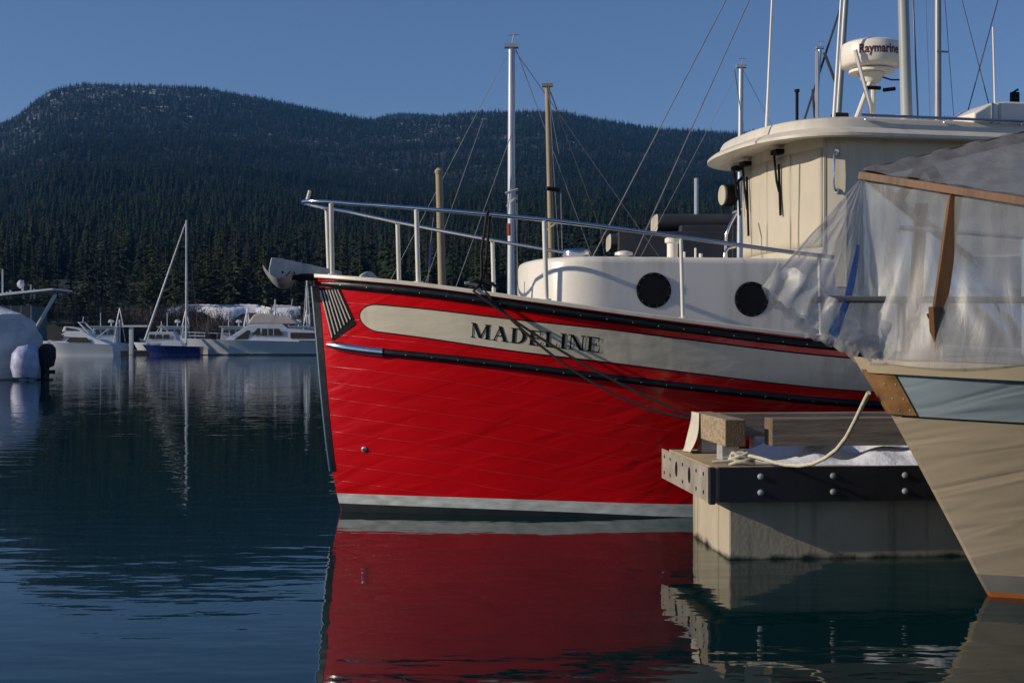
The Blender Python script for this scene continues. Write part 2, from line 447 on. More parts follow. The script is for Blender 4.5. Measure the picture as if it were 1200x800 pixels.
def blade_tree(seed, whorls, nb, spread, wide):
    """one conifer of unit height as plain arrays: drooping kite-shaped sprays in whorls"""
    r = random.Random(seed); V, T = [], []
    for k in range(whorls):
        t = (k + r.uniform(0, 0.7)) / whorls; z = 0.05 + 0.93 * t; a0 = r.random() * 6.28
        reach = spread * ((1 - t) ** 0.8 * r.uniform(0.75, 1.15) + 0.05)
        for i in range(nb):
            a = a0 + 6.283 * i / nb + r.uniform(-.3, .3); ln = reach * r.uniform(0.6, 1.2); dr = r.uniform(0.25, 0.7)
            dx, dy = math.cos(a), math.sin(a); w = wide * ln * r.uniform(0.7, 1.2) + 0.006; n = len(V)
            V += [(0, 0, z + 0.02), (dx*ln*.55 - dy*w, dy*ln*.55 + dx*w, z - dr*ln*.6), (dx*ln, dy*ln, z - dr*ln), (dx*ln*.55 + dy*w, dy*ln*.55 - dx*w, z - dr*ln*.6), (dx*ln*.5, dy*ln*.5, z + 0.01)]
            T += [(n, n+1, n+4), (n+1, n+2, n+4), (n+2, n+3, n+4), (n+3, n, n+4)]
    n = len(V); V += [(0.012, 0, -.05), (-0.006, 0.01, -.05), (-0.006, -0.01, -.05), (0, 0, 1.0)]; T += [(n, n+1, n+3), (n+1, n+2, n+3), (n+2, n, n+3)]
    return np.array(V, np.float32), np.array(T, np.int64)


def forest():
    m = foliage_mat('hill_forest', (1, 1, 1), 0.25, 0.2)
    N, L = m.node_tree.nodes, m.node_tree.links
    at = N.new('ShaderNodeAttribute'); at.attribute_name = 'tint'
    mx = N.new('ShaderNodeMixRGB'); mx.blend_type = 'MULTIPLY'; mx.inputs[0].default_value = 1
    L.new(N[m['hsv']].outputs[0], mx.inputs[1]); L.new(at.outputs['Color'], mx.inputs[2]); L.new(mx.outputs[0], N['Principled BSDF'].inputs['Base Color'])
    near = [blade_tree(s, 15, 7, 0.25, 0.26) for s in range(5)]
    far = [blade_tree(20 + s, 8, 5, 0.25, 0.36) for s in range(6)]
    pts = []
    while len(pts) < 34000:
        y = 340 + (RIDGE + 20 - 340) * math.sqrt(random.random())
        px = random.uniform(-40, 1290)
        x = (px - CX) / FPX * y
        if random.random() > 0.80 + 0.35 * fbm(x, y, 0.012): continue
        pts.append((x, y))
    for _ in range(15000):
        y = random.uniform(338, 1150); px = random.uniform(-40, 1290); pts.append(((px - CX) / FPX * y, y))
    for _ in range(6000):
        y = random.uniform(900, 1500); px = random.uniform(-40, 1290); pts.append(((px - CX) / FPX * y, y))
    for _ in range(1100):
        y = random.uniform(204, 335); px = random.uniform(375, 1290); pts.append(((px - CX) / FPX * y, y))
    for k in (-8, 6):
        for px in np.arange(-40, 1290, 2.6): pts.append(((px + random.uniform(-1, 1) - CX) / FPX * (RIDGE + k), RIDGE + k))
    far_r = pchip([380, 440, 452, 475, 500, 520, 540], [180, 134, 129, 127, 128, 131, 140])
    for _ in range(700):
        px = random.uniform(425, 545); y = 3050 - 40 * random.random() ** 2
        pts.append(((px - CX) / FPX * y, y, CAM_H + (HY - far_r(px)) / FPX * 3050 - 18 - (3050 - y) * 0.35))
    VV, TT, CC = [], [], []; nv = 0
    for pt in pts:
        x, y = pt[0], pt[1]; z = pt[2] if len(pt) > 2 else H(x, y); alt = z / 480; nr = y < 900
        h = (random.uniform(5, 12) if y < 800 else random.uniform(5.5, 12)) * (1.25 if random.random() < 0.15 else 1)
        if RIDGE - 40 < y < 2600: h *= random.uniform(0.5, 0.95)
        V, T = random.choice(near if nr else far); grn = max(0.0, 1 - y / 1100)
        a = random.random() * 6.283; c, sn = math.cos(a) * h, math.sin(a) * h; kx = random.uniform(0.8, 1.15)
        W = np.empty_like(V); W[:, 0] = x + (V[:, 0] * c - V[:, 1] * sn) * kx; W[:, 1] = y + (V[:, 0] * sn + V[:, 1] * c) * kx; W[:, 2] = z + V[:, 2] * h
        g = random.random()
        if y > 900 and g < 0.02 + 0.20 * max(0, alt - 0.30): col = np.array((0.07, 0.08, 0.095)) * random.uniform(0.3, 1.2)
        elif g < 0.13: col = np.array((0.022, 0.020, 0.016)) * random.uniform(0.6, 1.3)
        else: col = np.array((random.uniform(0.004, 0.011), random.uniform(0.012, 0.024), random.uniform(0.008, 0.014)) if random.random() > 0.12 + 0.25 * grn else (0.020, 0.036, 0.010))
        VV.append(W); TT.append(T + nv); CC.append(np.tile(np.append(col, 1.0), (len(V), 1))); nv += len(V)
    V = np.concatenate(VV).astype(np.float32); T = np.concatenate(TT).astype(np.int32); C = np.concatenate(CC).astype(np.float32)
    me = bpy.data.meshes.new('forest'); me.vertices.add(len(V)); me.vertices.foreach_set('co', V.ravel())
    me.loops.add(T.size); me.loops.foreach_set('vertex_index', T.ravel()); me.polygons.add(len(T)); me.polygons.foreach_set('loop_start', np.arange(0, T.size, 3, dtype=np.int32))
    me.update(calc_edges=True); me.materials.append(m)
    ca = me.color_attributes.new('tint', 'FLOAT_COLOR', 'POINT'); ca.data.foreach_set('color', C.ravel())
    o = bpy.data.objects.new('forest', me); COL.objects.link(o)
    tag(o, 'dark conifer forest dusted with snow covering the mountainside', 'forest', kind='stuff')


forest()


def conifer_proto(seed, H_, Rr, mat, barkmat, whorls=30, gap=0.0):
    r = random.Random(seed)
    mb = MB(); vs, fs = [], []
    for k in range(whorls):
        t = (k + r.uniform(0, 0.8)) / whorls; z = H_ * (0.07 + 0.92 * t)
        nb = r.randint(6, 9); a0 = r.random() * 6.28
        reach = Rr * (1 - t) ** 0.75 * (0.75 + 0.35 * math.sin(k * 1.9 + seed)) + 0.12
        for i in range(nb):
            if r.random() < gap: continue
            a = a0 + 6.283 * i / nb + r.uniform(-.3, .3); ln = reach * r.uniform(0.55, 1.2); dr = r.uniform(0.1, 0.42)
            d = Vector((math.cos(a), math.sin(a), 0)); sd = Vector((-d.y, d.x, 0))
            for q, (off, sc) in enumerate(((0, 1.0), (0.5, 0.62), (-0.5, 0.62), (0.22, 0.8))):
                dd = (d + sd * off).normalized(); l2 = ln * sc * r.uniform(0.8, 1.1); ss = Vector((-dd.y, dd.x, 0)); w = max(0.18, 0.2 * l2) * r.uniform(0.7, 1.2)
                b0 = Vector((0, 0, z)) + dd * 0.08
                tip = Vector((0, 0, z)) + dd * l2 - Vector((0, 0, dr * l2)); mid = lerp(b0, tip, 0.55) + Vector((0, 0, 0.08 * l2))
                n = len(vs); vs += [b0, mid + ss * w - Vector((0, 0, 0.14 * l2)), tip, mid - ss * w - Vector((0, 0, 0.14 * l2)), mid]
                fs += [(n, n+1, n+4), (n+1, n+2, n+4), (n+2, n+3, n+4), (n+3, n, n+4)]
    mb.add(vs, fs)
    me = bpy.data.meshes.new('crown'); me.from_pydata([tuple(v) for v in mb.v], [], mb.f); me.materials.append(mat)
    tb = MB().tube([(0, 0, -1.5), (0, 0, H_ * 0.5), (0.05, 0, H_ * 0.985)], [H_ * 0.016 + 0.06, H_ * 0.010 + 0.03, 0.03], 7)
    mt = bpy.data.meshes.new('trunk'); mt.from_pydata(tb.v, [], tb.f); mt.materials.append(barkmat)
    return me, mt, H_


def shore_trees():
    bark = pm('bark', (0.06, 0.045, 0.03), 0.9, var=0.3)
    fd = foliage_mat('dark_needles', (0.012, 0.022, 0.011), 0.5, 0.5); fm = foliage_mat('green_needles', (0.022, 0.036, 0.015), 0.5, 0.5); fl = foliage_mat('pale_green_needles', (0.050, 0.066, 0.022), 0.4, 0.5)
    dark = [conifer_proto(s, 26, 4.4, fd, bark, 30, 0.12) for s in (1, 2, 3)]
    mid = [conifer_proto(s, 22, 3.8, fm, bark, 28, 0.15) for s in (4, 5, 6)]
    lite = [conifer_proto(s, 11, 2.6, fl, bark, 20, 0.1) for s in (7, 8, 9)]
    top = pchip([-60, 0, 30, 70, 120, 170, 230, 290, 340, 400, 460, 520, 600, 700, 800, 870], [262, 262, 268, 290, 262, 268, 260, 262, 258, 262, 266, 262, 255, 248, 240, 238])
    kinds = {'d': (dark, 'tall dark evergreen standing in the wood along the far shore', 'tall dark evergreens along the far shore'),
             'm': (mid, 'mid green evergreen mixed into the dark wood along the far shore', 'mid green evergreens along the far shore'),
             'l': (lite, 'small pale green young conifer in front of the dark shore wood', 'young pale conifers in front of the shore wood')}
    spots = []
    for px in np.arange(-40, 885, 7.2):
        px += random.uniform(-3, 3); D = random.uniform(222, 268)
        y = top(px) + random.choice((-8, 0, 6, 14, 24, 34)) + random.uniform(-5, 5)
        pd = 0.75 if px < 340 else 0.4
        spots.append((px, D, y, 'd' if random.random() < pd else 'm'))
    for px in np.arange(-40, 885, 10.5):
        px += random.uniform(-4, 4); D = random.uniform(206, 224)
        if 190 < px < 360: D = random.uniform(214, 224)
        y = top(px) + random.uniform(30, 62)
        spots.append((px, D, y, 'd' if random.random() < (0.8 if px < 340 else 0.45) else 'm'))
    for px in list(np.arange(232, 330, 11)) + list(np.arange(365, 600, 19)) + [5, 52, 96, 168, 178, 186, 195, 205]:
        px += random.uniform(-4, 4)
        spots.append((px, random.uniform(214, 219) if 190 < px < 352 else random.uniform(205, 211), random.uniform(272, 312), 'l'))
    for px in np.arange(-30, 128, 7.5):
        spots.append((px + random.uniform(-3, 3), random.uniform(199, 206), random.uniform(318, 352), 'd' if random.random() < 0.7 else 'm'))
    for px in np.arange(60, 215, 9):
        spots.append((px + random.uniform(-3, 3), random.uniform(200, 206), random.uniform(336, 358), 'd' if random.random() < 0.6 else 'm'))
    for px, D, y, k in spots:
        protos, label, grp = kinds[k]
        me, mt, h0 = random.choice(protos)
        x = (px - CX) / FPX * D; z = H(x, D)
        h = max(3.5, CAM_H + (HY - y) / FPX * D - z)
        t = thing('conifer_tree', label, 'tree', (x, D, z), grp)
        sc = h / h0
        t.scale = (sc * random.uniform(0.85, 1.15), sc * random.uniform(0.85, 1.15), sc); t.rotation_euler = (0, 0, random.uniform(0, 6.28))
        for nm, mm in (('trunk', mt), ('crown', me)):
            o = bpy.data.objects.new(nm, mm); COL.objects.link(o); o.parent = t
    # bare shrubs on the bank below the snowy road
    tw = [pm('bare_twigs', (0.085, 0.066, 0.058), 0.9, var=0.3, vs=1), pm('russet_twigs', (0.12, 0.085, 0.03), 0.9, var=0.3, vs=1)]
    protos = []
    for s in range(4):
        r = random.Random(50 + s); mb = MB()
        for i in range(230):
            a = r.random() * 6.28; b0 = Vector((r.uniform(-.6, .6), r.uniform(-.6, .6), -0.3)); el = r.uniform(0.5, 1.5); ln = r.uniform(1.5, 4.4)
            d = Vector((math.cos(a) * math.cos(el), math.sin(a) * math.cos(el), math.sin(el)))
            p1 = b0 + d * ln * 0.55; p2 = p1 + (d + Vector((r.uniform(-.5, .5), r.uniform(-.5, .5), r.uniform(-.1, .5)))).normalized() * ln * 0.5
            sd = Vector((-d.y, d.x, 0)).normalized() * 0.055
            mb.add([b0 - sd, b0 + sd, p1 + sd * .8, p1 - sd * .8, p2], [(0, 1, 2, 3), (3, 2, 4)])
            for q in range(3):
                p3 = lerp(p1, p2, r.random()); p4 = p3 + Vector((r.uniform(-.6, .6), r.uniform(-.6, .6), r.uniform(0, .7)))
                mb.add([p3 - sd * .6, p3 + sd * .6, p4], [(0, 1, 2)])
        me = bpy.data.meshes.new('stems'); me.from_pydata(mb.v, [], mb.f); me.materials.append(tw[1] if s == 3 else tw[0]); protos.append(me)
    for px in list(np.arange(152, 352, 9.5)):
        D = random.uniform(186, 199); px += random.uniform(-4, 4); x = (px - CX) / FPX * D
        t = thing('bare_shrub', 'leafless grey brown shrub on the bank below the snowy road', 'shrub', (x, D, H(x, D)), 'bare shrubs on the shore bank')
        sc = random.uniform(0.8, 1.45); t.scale = (sc * 1.3, sc * 1.1, sc); t.rotation_euler = (0, 0, random.random() * 6)
        o = bpy.data.objects.new('stems', random.choice(protos[:3])); COL.objects.link(o); o.parent = t
    for px in (128, 140, 149):
        D = random.uniform(184, 190); x = (px - CX) / FPX * D
        t = thing('russet_shrub', 'yellowish russet shrub on the shore left of the bare bank', 'shrub', (x, D, H(x, D)), 'russet shrubs on the shore')
        t.scale = (1.3, 1.3, 1.35)
        o = bpy.data.objects.new('stems', protos[3]); COL.objects.link(o); o.parent = t


shore_trees()

# ------------------------------------------------------------------ the red fishing boat
B = Fr(-1.8, 13.5, 12.0)
sheer = pchip([-0.3, 0.69, 1.9, 3.2, 4.9, 7, 9, 11.6], [2.45, 2.335, 2.15, 1.97, 1.78, 1.66, 1.62, 1.68])
stem = pchip([-0.9, -0.4, 0, 0.25, 0.52, 2.45, 2.6], [0.9, 0.25, 0, -0.06, -0.107, -0.294, -0.31])
Bd = pchip([0, 0.12, 0.5, 0.98, 1.6, 2.3, 3.3, 4.3, 5.3, 7.3, 10.3, 11.8], [0.05, 0.20, 0.54, 0.84, 1.15, 1.42, 1.63, 1.75, 1.81, 1.84, 1.78, 1.62])
Bw = pchip([0, 0.3, 1, 2, 3.34, 5, 7, 10, 11.8], [0.035, 0.18, 0.50, 0.87, 1.24, 1.43, 1.52, 1.5, 1.3])
BOAT_L = 11.4


def hv(u, z):
    s = max(0.0, u - stem(z))
    if z < 0: return Bw(s) * max(0.05, 1 - (z / 0.95) ** 2)
    t = min(1.15, z / sheer(u))
    return Bw(s) + (Bd(s) - Bw(s)) * t ** 1.45


def hull_pt(u, z, out=0.0, side=1):
    e = 0.02
    v = hv(u, z); du = (hv(u + e, z) - hv(u - e, z)) / (2*e); dz = (hv(u, z + e) - hv(u, z - e)) / (2*e)
    n = Vector((-du, 1, -dz)).normalized()
    return B.w(u + n.x * out, (v + n.y * out) * side, z + n.z * out)


def off_pt(s, off, out=0.0, side=1):
    """s metres aft of the stem, off metres below the sheer"""
    u = s
    for _ in range(4): u = s + stem(sheer(u) - off)
    return hull_pt(u, sheer(u) - off, out, side)


def s_range(a, b, n, pw=1.6): return [a + (b - a) * (i / (n - 1)) ** pw for i in range(n)]


boat = thing('fishing_boat', 'red wooden fishing boat with a cream name band and cream wheelhouse, moored behind the dock', 'boat', (B.w(5, 0, 0)))
# hull
S = s_range(0, BOAT_L + 0.1, 70)
F = [-0.42, -0.3, -0.15, -0.05, 0.0] + list(np.linspace(0.04, 1.0, 40))
mb = MB(); uvs = []
for side in (1, -1):
    rows = []
    for f in F:
        row = []
        for s in S:
            u = s
            for _ in range(4): u = s + stem(f * sheer(u))
            row.append(B.w(u, side * hv(u, f * sheer(u)), f * sheer(u))); uvs.append((s, sheer(u) * (1 - f)))
        rows.append(row)
    mb.grid(rows)
# stem face and transom
n = len(S); nr = len(F)
mb.f += [(i*n, (i+1)*n, nr*n + (i+1)*n, nr*n + i*n) for i in range(nr-1)]; mb.m += [0] * (nr-1)
mb.f += [(i*n+n-1, nr*n+i*n+n-1, nr*n+(i+1)*n+n-1, (i+1)*n+n-1) for i in range(nr-1)]; mb.m += [0] * (nr-1)
hull = mb.build('hull', M['red'], boat, smooth=45)
uvl = hull.data.uv_layers.new(name='girth')
for lp in hull.data.loops: uvl.data[lp.index].uv = uvs[lp.vertex_index]


def hull_strip(name, mats, s0, s1, top, bot, out, n=60, rows=4, parent=boat, sides=(1, -1), pw=1.4, zmode=False):
    mb = MB()
    for sd in sides:
        g = []
        for j in range(rows):
            row = []
            for s in s_range(s0, s1, n, pw):
                a, b_ = top(s), bot(s)
                o = lerp(a, b_, j / (rows - 1))
                if zmode:
                    u = s
                    for _ in range(4): u = s + stem(o)
                    row.append(hull_pt(u, o, out, sd))
                else: row.append(off_pt(s, o, out, sd))
            g.append(row)
        mb.grid(g)
    return mb.build(name, mats, parent, smooth=50)


btop = pchip([0.2, 1.5, 3, 5.2, 11], [0.235, 0.21, 0.165, 0.165, 0.165]); bbot = pchip([0.2, 1.5, 3, 5.2, 11], [0.485, 0.50, 0.475, 0.475, 0.44])
S0 = 0.42


def rounded(top, bot, grow):
    def half(s):
        h = (bot(s) - top(s)) / 2 + grow; d = (s - (S0 - grow)) / (0.17 + grow)
        return h * math.sqrt(max(0, 1 - (1 - min(1, d)) ** 2))
    return (lambda s: (top(s) + bot(s)) / 2 - half(s), lambda s: (top(s) + bot(s)) / 2 + half(s))


t0, b0 = rounded(btop, bbot, 0.013)
hull_strip('band_outline', M['black'], S0 - 0.013, BOAT_L, t0, b0, 0.004, n=90, pw=2.0)
t1, b1 = rounded(btop, bbot, 0.0)
band = hull_strip('name_band', M['band'], S0, BOAT_L, t1, b1, 0.008, n=90, pw=2.0)
# boot stripe and bottom paint
hull_strip('boot_stripe', M['boot'], 0.0, BOAT_L, pchip([0, 1, 4, 11], [0.19, 0.185, 0.13, 0.12]), pchip([0, 1.0, 2.2, 3.6, 11], [0.085, 0.075, 0.05, 0.0, -0.05]), 0.004, zmode=True)
hull_strip('bottom_paint', M['antifoul'], 0.0, BOAT_L, pchip([0, 1.0, 2.2, 3.6, 11], [0.085, 0.075, 0.05, 0.0, -0.05]), lambda s: -0.3, 0.003, zmode=True)


# lettering of the name band: serif capitals
def glyph(ch):
    q = []
    def rc(x0, y0, x1, y1): q.append([(x0, y0), (x1, y0), (x1, y1), (x0, y1)])
    T, t, sf, h = 0.20, 0.075, 0.055, 1.0
    def stem_(x, w, a=0.09):
        n = 4
        for i in range(n): rc(x, sf + (h-2*sf)*i/n, x+w, sf + (h-2*sf)*(i+1)/n)
        rc(x-a, 0, x+w+a, sf); rc(x-a, h-sf, x+w+a, h)
    def diag(x0, y0, x1, y1, w):
        n = 6
        for i in range(n):
            a, b_ = i/n, (i+1)/n
            q.append([(lerp(x0, x1, a), lerp(y0, y1, a)), (lerp(x0, x1, a)+w, lerp(y0, y1, a)), (lerp(x0, x1, b_)+w, lerp(y0, y1, b_)), (lerp(x0, x1, b_), lerp(y0, y1, b_))])
    if ch == 'M':
        stem_(0.10, t, 0.10); stem_(0.93, T, 0.09); diag(0.10, h, 0.50, 0.03, 0.20); diag(0.56, 0.03, 0.95, h-0.02, 0.09); return q, 1.22
    if ch == 'A':
        diag(0.10, 0.03, 0.46, h, 0.085); diag(0.70, 0.03, 0.36, h, 0.22); rc(0.24, 0.32, 0.76, 0.32+0.065); rc(0, 0, 0.29, sf); rc(0.60, 0, 1.03, sf); return q, 1.03
    if ch == 'D':
        stem_(0.10, T, 0.10); n = 14
        def arc(k, rx, ry): a = math.pi * (k / n - 0.5); return (0.36 + rx * math.cos(a), 0.5 + ry * math.sin(a))
        for k in range(n): q.append([arc(k, 0.58, 0.5), arc(k+1, 0.58, 0.5), arc(k+1, 0.37, 0.44), arc(k, 0.37, 0.44)])
        rc(0.28, 0, 0.37, 0.06); rc(0.28, 0.94, 0.37, 1.0); return q, 1.0
    if ch == 'E':
        stem_(0.10, T, 0.10); rc(0.38, 0, 0.80, sf+0.01); rc(0.38, h-sf-0.01, 0.76, h); rc(0.30, 0.47, 0.58, 0.53)
        rc(0.55, 0.38, 0.61, 0.63); rc(0.70, 0.69, 0.76, h-0.06); q.append([(0.73, 0.06), (0.80, 0.06), (0.84, 0.30), (0.79, 0.30)]); return q, 0.88
    if ch == 'L':
        stem_(0.10, T, 0.10); rc(0.38, 0, 0.78, sf+0.01); q.append([(0.70, 0.06), (0.78, 0.06), (0.83, 0.32), (0.78, 0.32)]); return q, 0.86
    if ch == 'I':
        stem_(0.10, T, 0.10); return q, 0.42
    if ch == 'N':
        stem_(0.12, t, 0.11); stem_(0.86, t, 0.11); diag(0.10, h, 0.72, 0.0, 0.21); return q, 1.06


u0, _ = B.solve(558, 385, 1.28); u1, _ = B.solve(707, 402, 1.5)
glyphs = [glyph(c) for c in 'MADELINE']; tot = sum(w for _, w in glyphs) + 0.10 * 7
k = (u1 - u0) / tot; x = 0
mb = MB(); LH = 0.148
for (q, w) in glyphs:
    for poly in q:
        pts = []
        for (gx, gy) in poly:
            u = u0 + (x + gx) * k; s = u - stem(sheer(u) - 0.35)
            zc = sheer(u) - (btop(s) + bbot(s)) / 2
            pts.append(hull_pt(u, zc + (gy - 0.5) * LH, 0.0125))
        mb.add(pts, [tuple(range(len(pts)))])
    x += w + 0.10
mb.build('lettering', M['black'], band)


# rub rails
def rub(name, off, r, s0, sides=(1, -1), squash=1.0, taper=0.25, nb=40):
    mb = MB()
    for sd in sides:
        rows = []
        ss = s_range(s0, BOAT_L, 70, 1.4)
        for s in ss:
            c = off_pt(s, off(s), 0.0, sd); c_o = off_pt(s, off(s), 1.0, sd); nrm = (c_o - c).normalized()
            up = (off_pt(s, off(s) - 0.02, 0, sd) - c).normalized(); kk = min(1.0, 0.35 + (s - s0) / taper * 0.65)
            rows.append([c + nrm * (math.sin(a) * r * kk * squash) + up * (math.cos(a) * r * kk) for a in np.linspace(0.0, math.pi, 8)])
        mb.mi = 0
        mb.grid(rows)
        mb.add(rows[0], [tuple(range(8))])
        mb.mi = 1
        for i in range(nb):
            s = s0 + 0.25 + i * 0.245
            c = off_pt(s, off(s), r * squash * 0.96, sd); c1 = off_pt(s, off(s), r * squash + 0.3, sd)
            mb.lathe([(0.0065, 0), (0.0065, 0.004), (0.003, 0.006)], c, (c1 - c), 8)
    return mb.build(name, [M['rubber'], M['steel']], boat, smooth=40)


rub('rub_rail', pchip([0, 0.5, 2, 4, 11], [0.68, 0.70, 0.645, 0.62, 0.6]), 0.039, 0.10)
rub('sheer_guard', lambda s: 0.056, 0.046, 0.02, squash=0.75)
# bright half-round on the front of the lower rail
mb = MB()
off = pchip([0, 0.5, 2, 4, 11], [0.68, 0.70, 0.645, 0.62, 0.6])
for sd in (1, -1):
    rows = []
    for s in s_range(0.08, 0.62, 14, 1):
        c = off_pt(s, off(s), 0, sd); nrm = (off_pt(s, off(s), 1, sd) - c).normalized(); up = (off_pt(s, off(s) - 0.02, 0, sd) - c).normalized()
        kk = min(1, 0.5 + (s - 0.08) / 0.2)
        rows.append([c + nrm * (0.004 + math.sin(a) * 0.047 * kk) + up * (math.cos(a) * 0.049 * kk) for a in np.linspace(0.1, math.pi - 0.1, 7)])
    mb.grid(rows)
mb.build('rail_shoe', M['steel'], boat, smooth=40)

# cap rail, bulwark lining and foredeck
mb = MB(); lin = MB(); dk = MB(); cap_u = s_range(0.0, BOAT_L, 60, 1.4)
for sd in (1, -1):
    rows, r2 = [], []
    for s in cap_u:
        u = s + stem(sheer(s)); z = sheer(u); v = hv(u, z)
        vo, vi = v + 0.045, max(0.0, v - 0.12)
        rows.append([B.w(u, sd * vo, z), B.w(u, sd * vo, z + 0.03), B.w(u, sd * (vo - 0.01), z + 0.04), B.w(u, sd * (vi + 0.0), z + 0.04), B.w(u, sd * vi, z)])
        r2.append([B.w(u, sd * max(0, v - 0.06), z), B.w(u, sd * max(0, hv(u, z - 0.25) - 0.05), z - 0.25)])
    mb.grid(rows, close=True)
    lin.grid(r2)
mb.build('cap_rail', M['roof'], boat, smooth=40)
lin.build('bulwark_lining', M['white'], boat)
rows = []
for s in cap_u:
    u = s + stem(sheer(s)); z = sheer(u); v = max(0, hv(u, z - 0.24) - 0.05)
    rows.append([B.w(u, v * t, z - 0.24 + 0.03 * (1 - t * t)) for t in np.linspace(-1, 1, 9)])
dk.grid(rows)
dk.build('deck', M['deck'], boat, smooth=40)

# stem band: dark rubbing strip with a bright bar on its leading edge
mb = MB(); bar = MB()
zs = np.linspace(0.42, 2.36, 24)
rows = []
for z in zs:
    u = stem(z); h = 0.028 + 0.012 * (z / 2.4)
    rows.append([B.w(u - 0.018, 0.035, z), B.w(u - 0.018, -0.035, z), B.w(u + h, -hv(u + h, z) - 0.006, z), B.w(u + h, hv(u + h, z) + 0.006, z)])
mb.grid(rows, close=True)
mb.add(rows[0], [(0, 1, 2, 3)]); mb.add(rows[-1], [(0, 1, 2, 3)])
mb.build('stem_band', M['rubber'], boat, smooth=30)
bar.tube([B.w(stem(z) - 0.022, 0, z) for z in zs], 0.016, 8)
bar.build('stem_bar', M['steel'], boat, smooth=40)

# bow guard: black plate with bright vertical slats against anchor chafe
guard_c = [(0.05, 0.10), (0.24, 0.085), (0.37, 0.44), (0.13, 0.64)]


def guard_pt(a, b_, out, sd):
    s = lerp(lerp(guard_c[0][0], guard_c[1][0], a), lerp(guard_c[3][0], guard_c[2][0], a), b_)
    o = lerp(lerp(guard_c[0][1], guard_c[1][1], a), lerp(guard_c[3][1], guard_c[2][1], a), b_)
    return off_pt(s, o, out, sd)


mb = MB()
for sd in (1, -1): mb.grid([[guard_pt(a, b_, 0.008, sd) for a in np.linspace(0, 1, 9)] for b_ in np.linspace(0, 1, 12)])
guard = mb.build('bow_guard', M['black'], boat, smooth=50)
for sd in (1, -1):
    for i in range(7):
        a = 0.05 + 0.86 * i / 6
        mb = MB().tube([guard_pt(a, b_, 0.014, sd) for b_ in np.linspace(0.05, 0.95 - 0.02 * i, 10)], 0.0075, 6)
        mb.build('slat', M['white'], guard, smooth=50)

# through-hull fitting near the waterline
c = hull_pt(0.22, 0.66, 0.0); c1 = hull_pt(0.22, 0.66, 1.0)
MB().lathe([(0.03, -0.02), (0.03, 0.012), (0.018, 0.018), (0.018, 0.006)], c, c1 - c, 14).build('drain_fitting', M['galv'], boat, smooth=40)

# bow roller and anchor
rol = MB()
ua, za = B.solve(378, 323, 0)
rol.fbox(B, -0.58, 0.1, 0.085, 0.10, 2.425, 2.475).fbox(B, -0.58, 0.1, -0.10, -0.085, 2.425, 2.475).fbox(B, -0.56, 0.1, -0.084, 0.084, 2.427, 2.443)
rol.lathe([(0.04, -0.083), (0.028, 0), (0.04, 0.083)], B.w(-0.52, 0, 2.475), B.p, 14)
rol.build('bow_roller', M['black'], boat, smooth=40)
anc = MB()


def bp(px, py, v):
    u, z = B.solve(px, py, v); return B.w(u, v, z)


sh = [bp(x, y, 0.0) for x, y in ((318, 302), (330, 303), (400, 318), (401, 325), (375, 321), (352, 321), (344, 325), (334, 331), (325, 331), (317, 325), (315, 316))]
anc.prism([p - B.p * 0.022 for p in sh], B.p * 0.044)
# fluke: a hollow scoop under the shank, wider than it
rows = []
for i, t in enumerate(np.linspace(0, 1, 12)):
    row = []
    for v in np.linspace(-1, 1, 9):
        hw = 0.03 + 0.20 * math.sin(math.pi * (0.12 + 0.70 * t))
        px = lerp(313, 348, t); py = 318 + 26 * math.sin(math.pi * (0.05 + 0.72 * t)) - 8 * t
        u, z = B.solve(px, py, 0); row.append(B.w(u - 0.05 * abs(v), v * hw, z + 0.10 * (abs(v) ** 1.6)))
    rows.append(row)
anc.grid(rows)
anc_o = anc.build('anchor', M['galv'], boat, smooth=35, bevel=0.004)
for x, y in ((331, 319), (329.5, 327)):
    c = bp(x, y, 0.0); MB().lathe([(0.013, -0.026), (0.013, 0.026)], c, B.p, 12).build('bolt', M['black'], anc_o)

# handrail and stanchions
rail_v = lambda u: max(0.0, hv(u, sheer(u)) - 0.05)
rail_z = pchip([-0.4, 0.0, 0.69, 1.885, 3.2, 4.3, 5.2], [3.24, 3.20, 3.12, 2.98, 2.81, 2.67, 2.58])
port = [(-0.40, 0.02), (-0.385, 0.10), (-0.31, 0.20), (-0.15, 0.32)] + [(u, rail_v(u)) for u in (0.1, 0.35, 0.69, 1.1, 1.5, 1.885, 2.3, 2.8, 3.2, 3.7, 4.3, 4.75)]
path = [B.w(u, -v, rail_z(u)) for u, v in reversed(port)] + [B.w(u, v, rail_z(u)) for u, v in port]
MB().tube(path, 0.021, 10).build('handrail', M['steel'], boat, smooth=60)
for sd in (1, -1):
    for u in (-0.13, 0.69, 1.885, 3.2, 4.6):
        vv = 0.24 if u < 0 else rail_v(u); vt = 0.33 if u < 0 else rail_v(u)
        zt = rail_z(u) - 0.015
        m_ = MB().tube([B.w(u + 0.02, sd * vv, sheer(u) + 0.03), B.w(u, sd * vt, zt)], 0.024 if u < 3 else 0.019, 10)
        m_.lathe([(0.05, 0), (0.05, 0.012), (0.03, 0.016)], B.w(u + 0.02, sd * vv, sheer(u) + 0.038), n=14)
        m_.build('stanchion', M['white'], boat, smooth=40)
# little bow light on the rail tip
MB().tube([B.w(-0.36, 0.02, 3.25), B.w(-0.33, 0.02, 3.36)], 0.018, 8).build('bow_light', M['white'], boat, smooth=40)

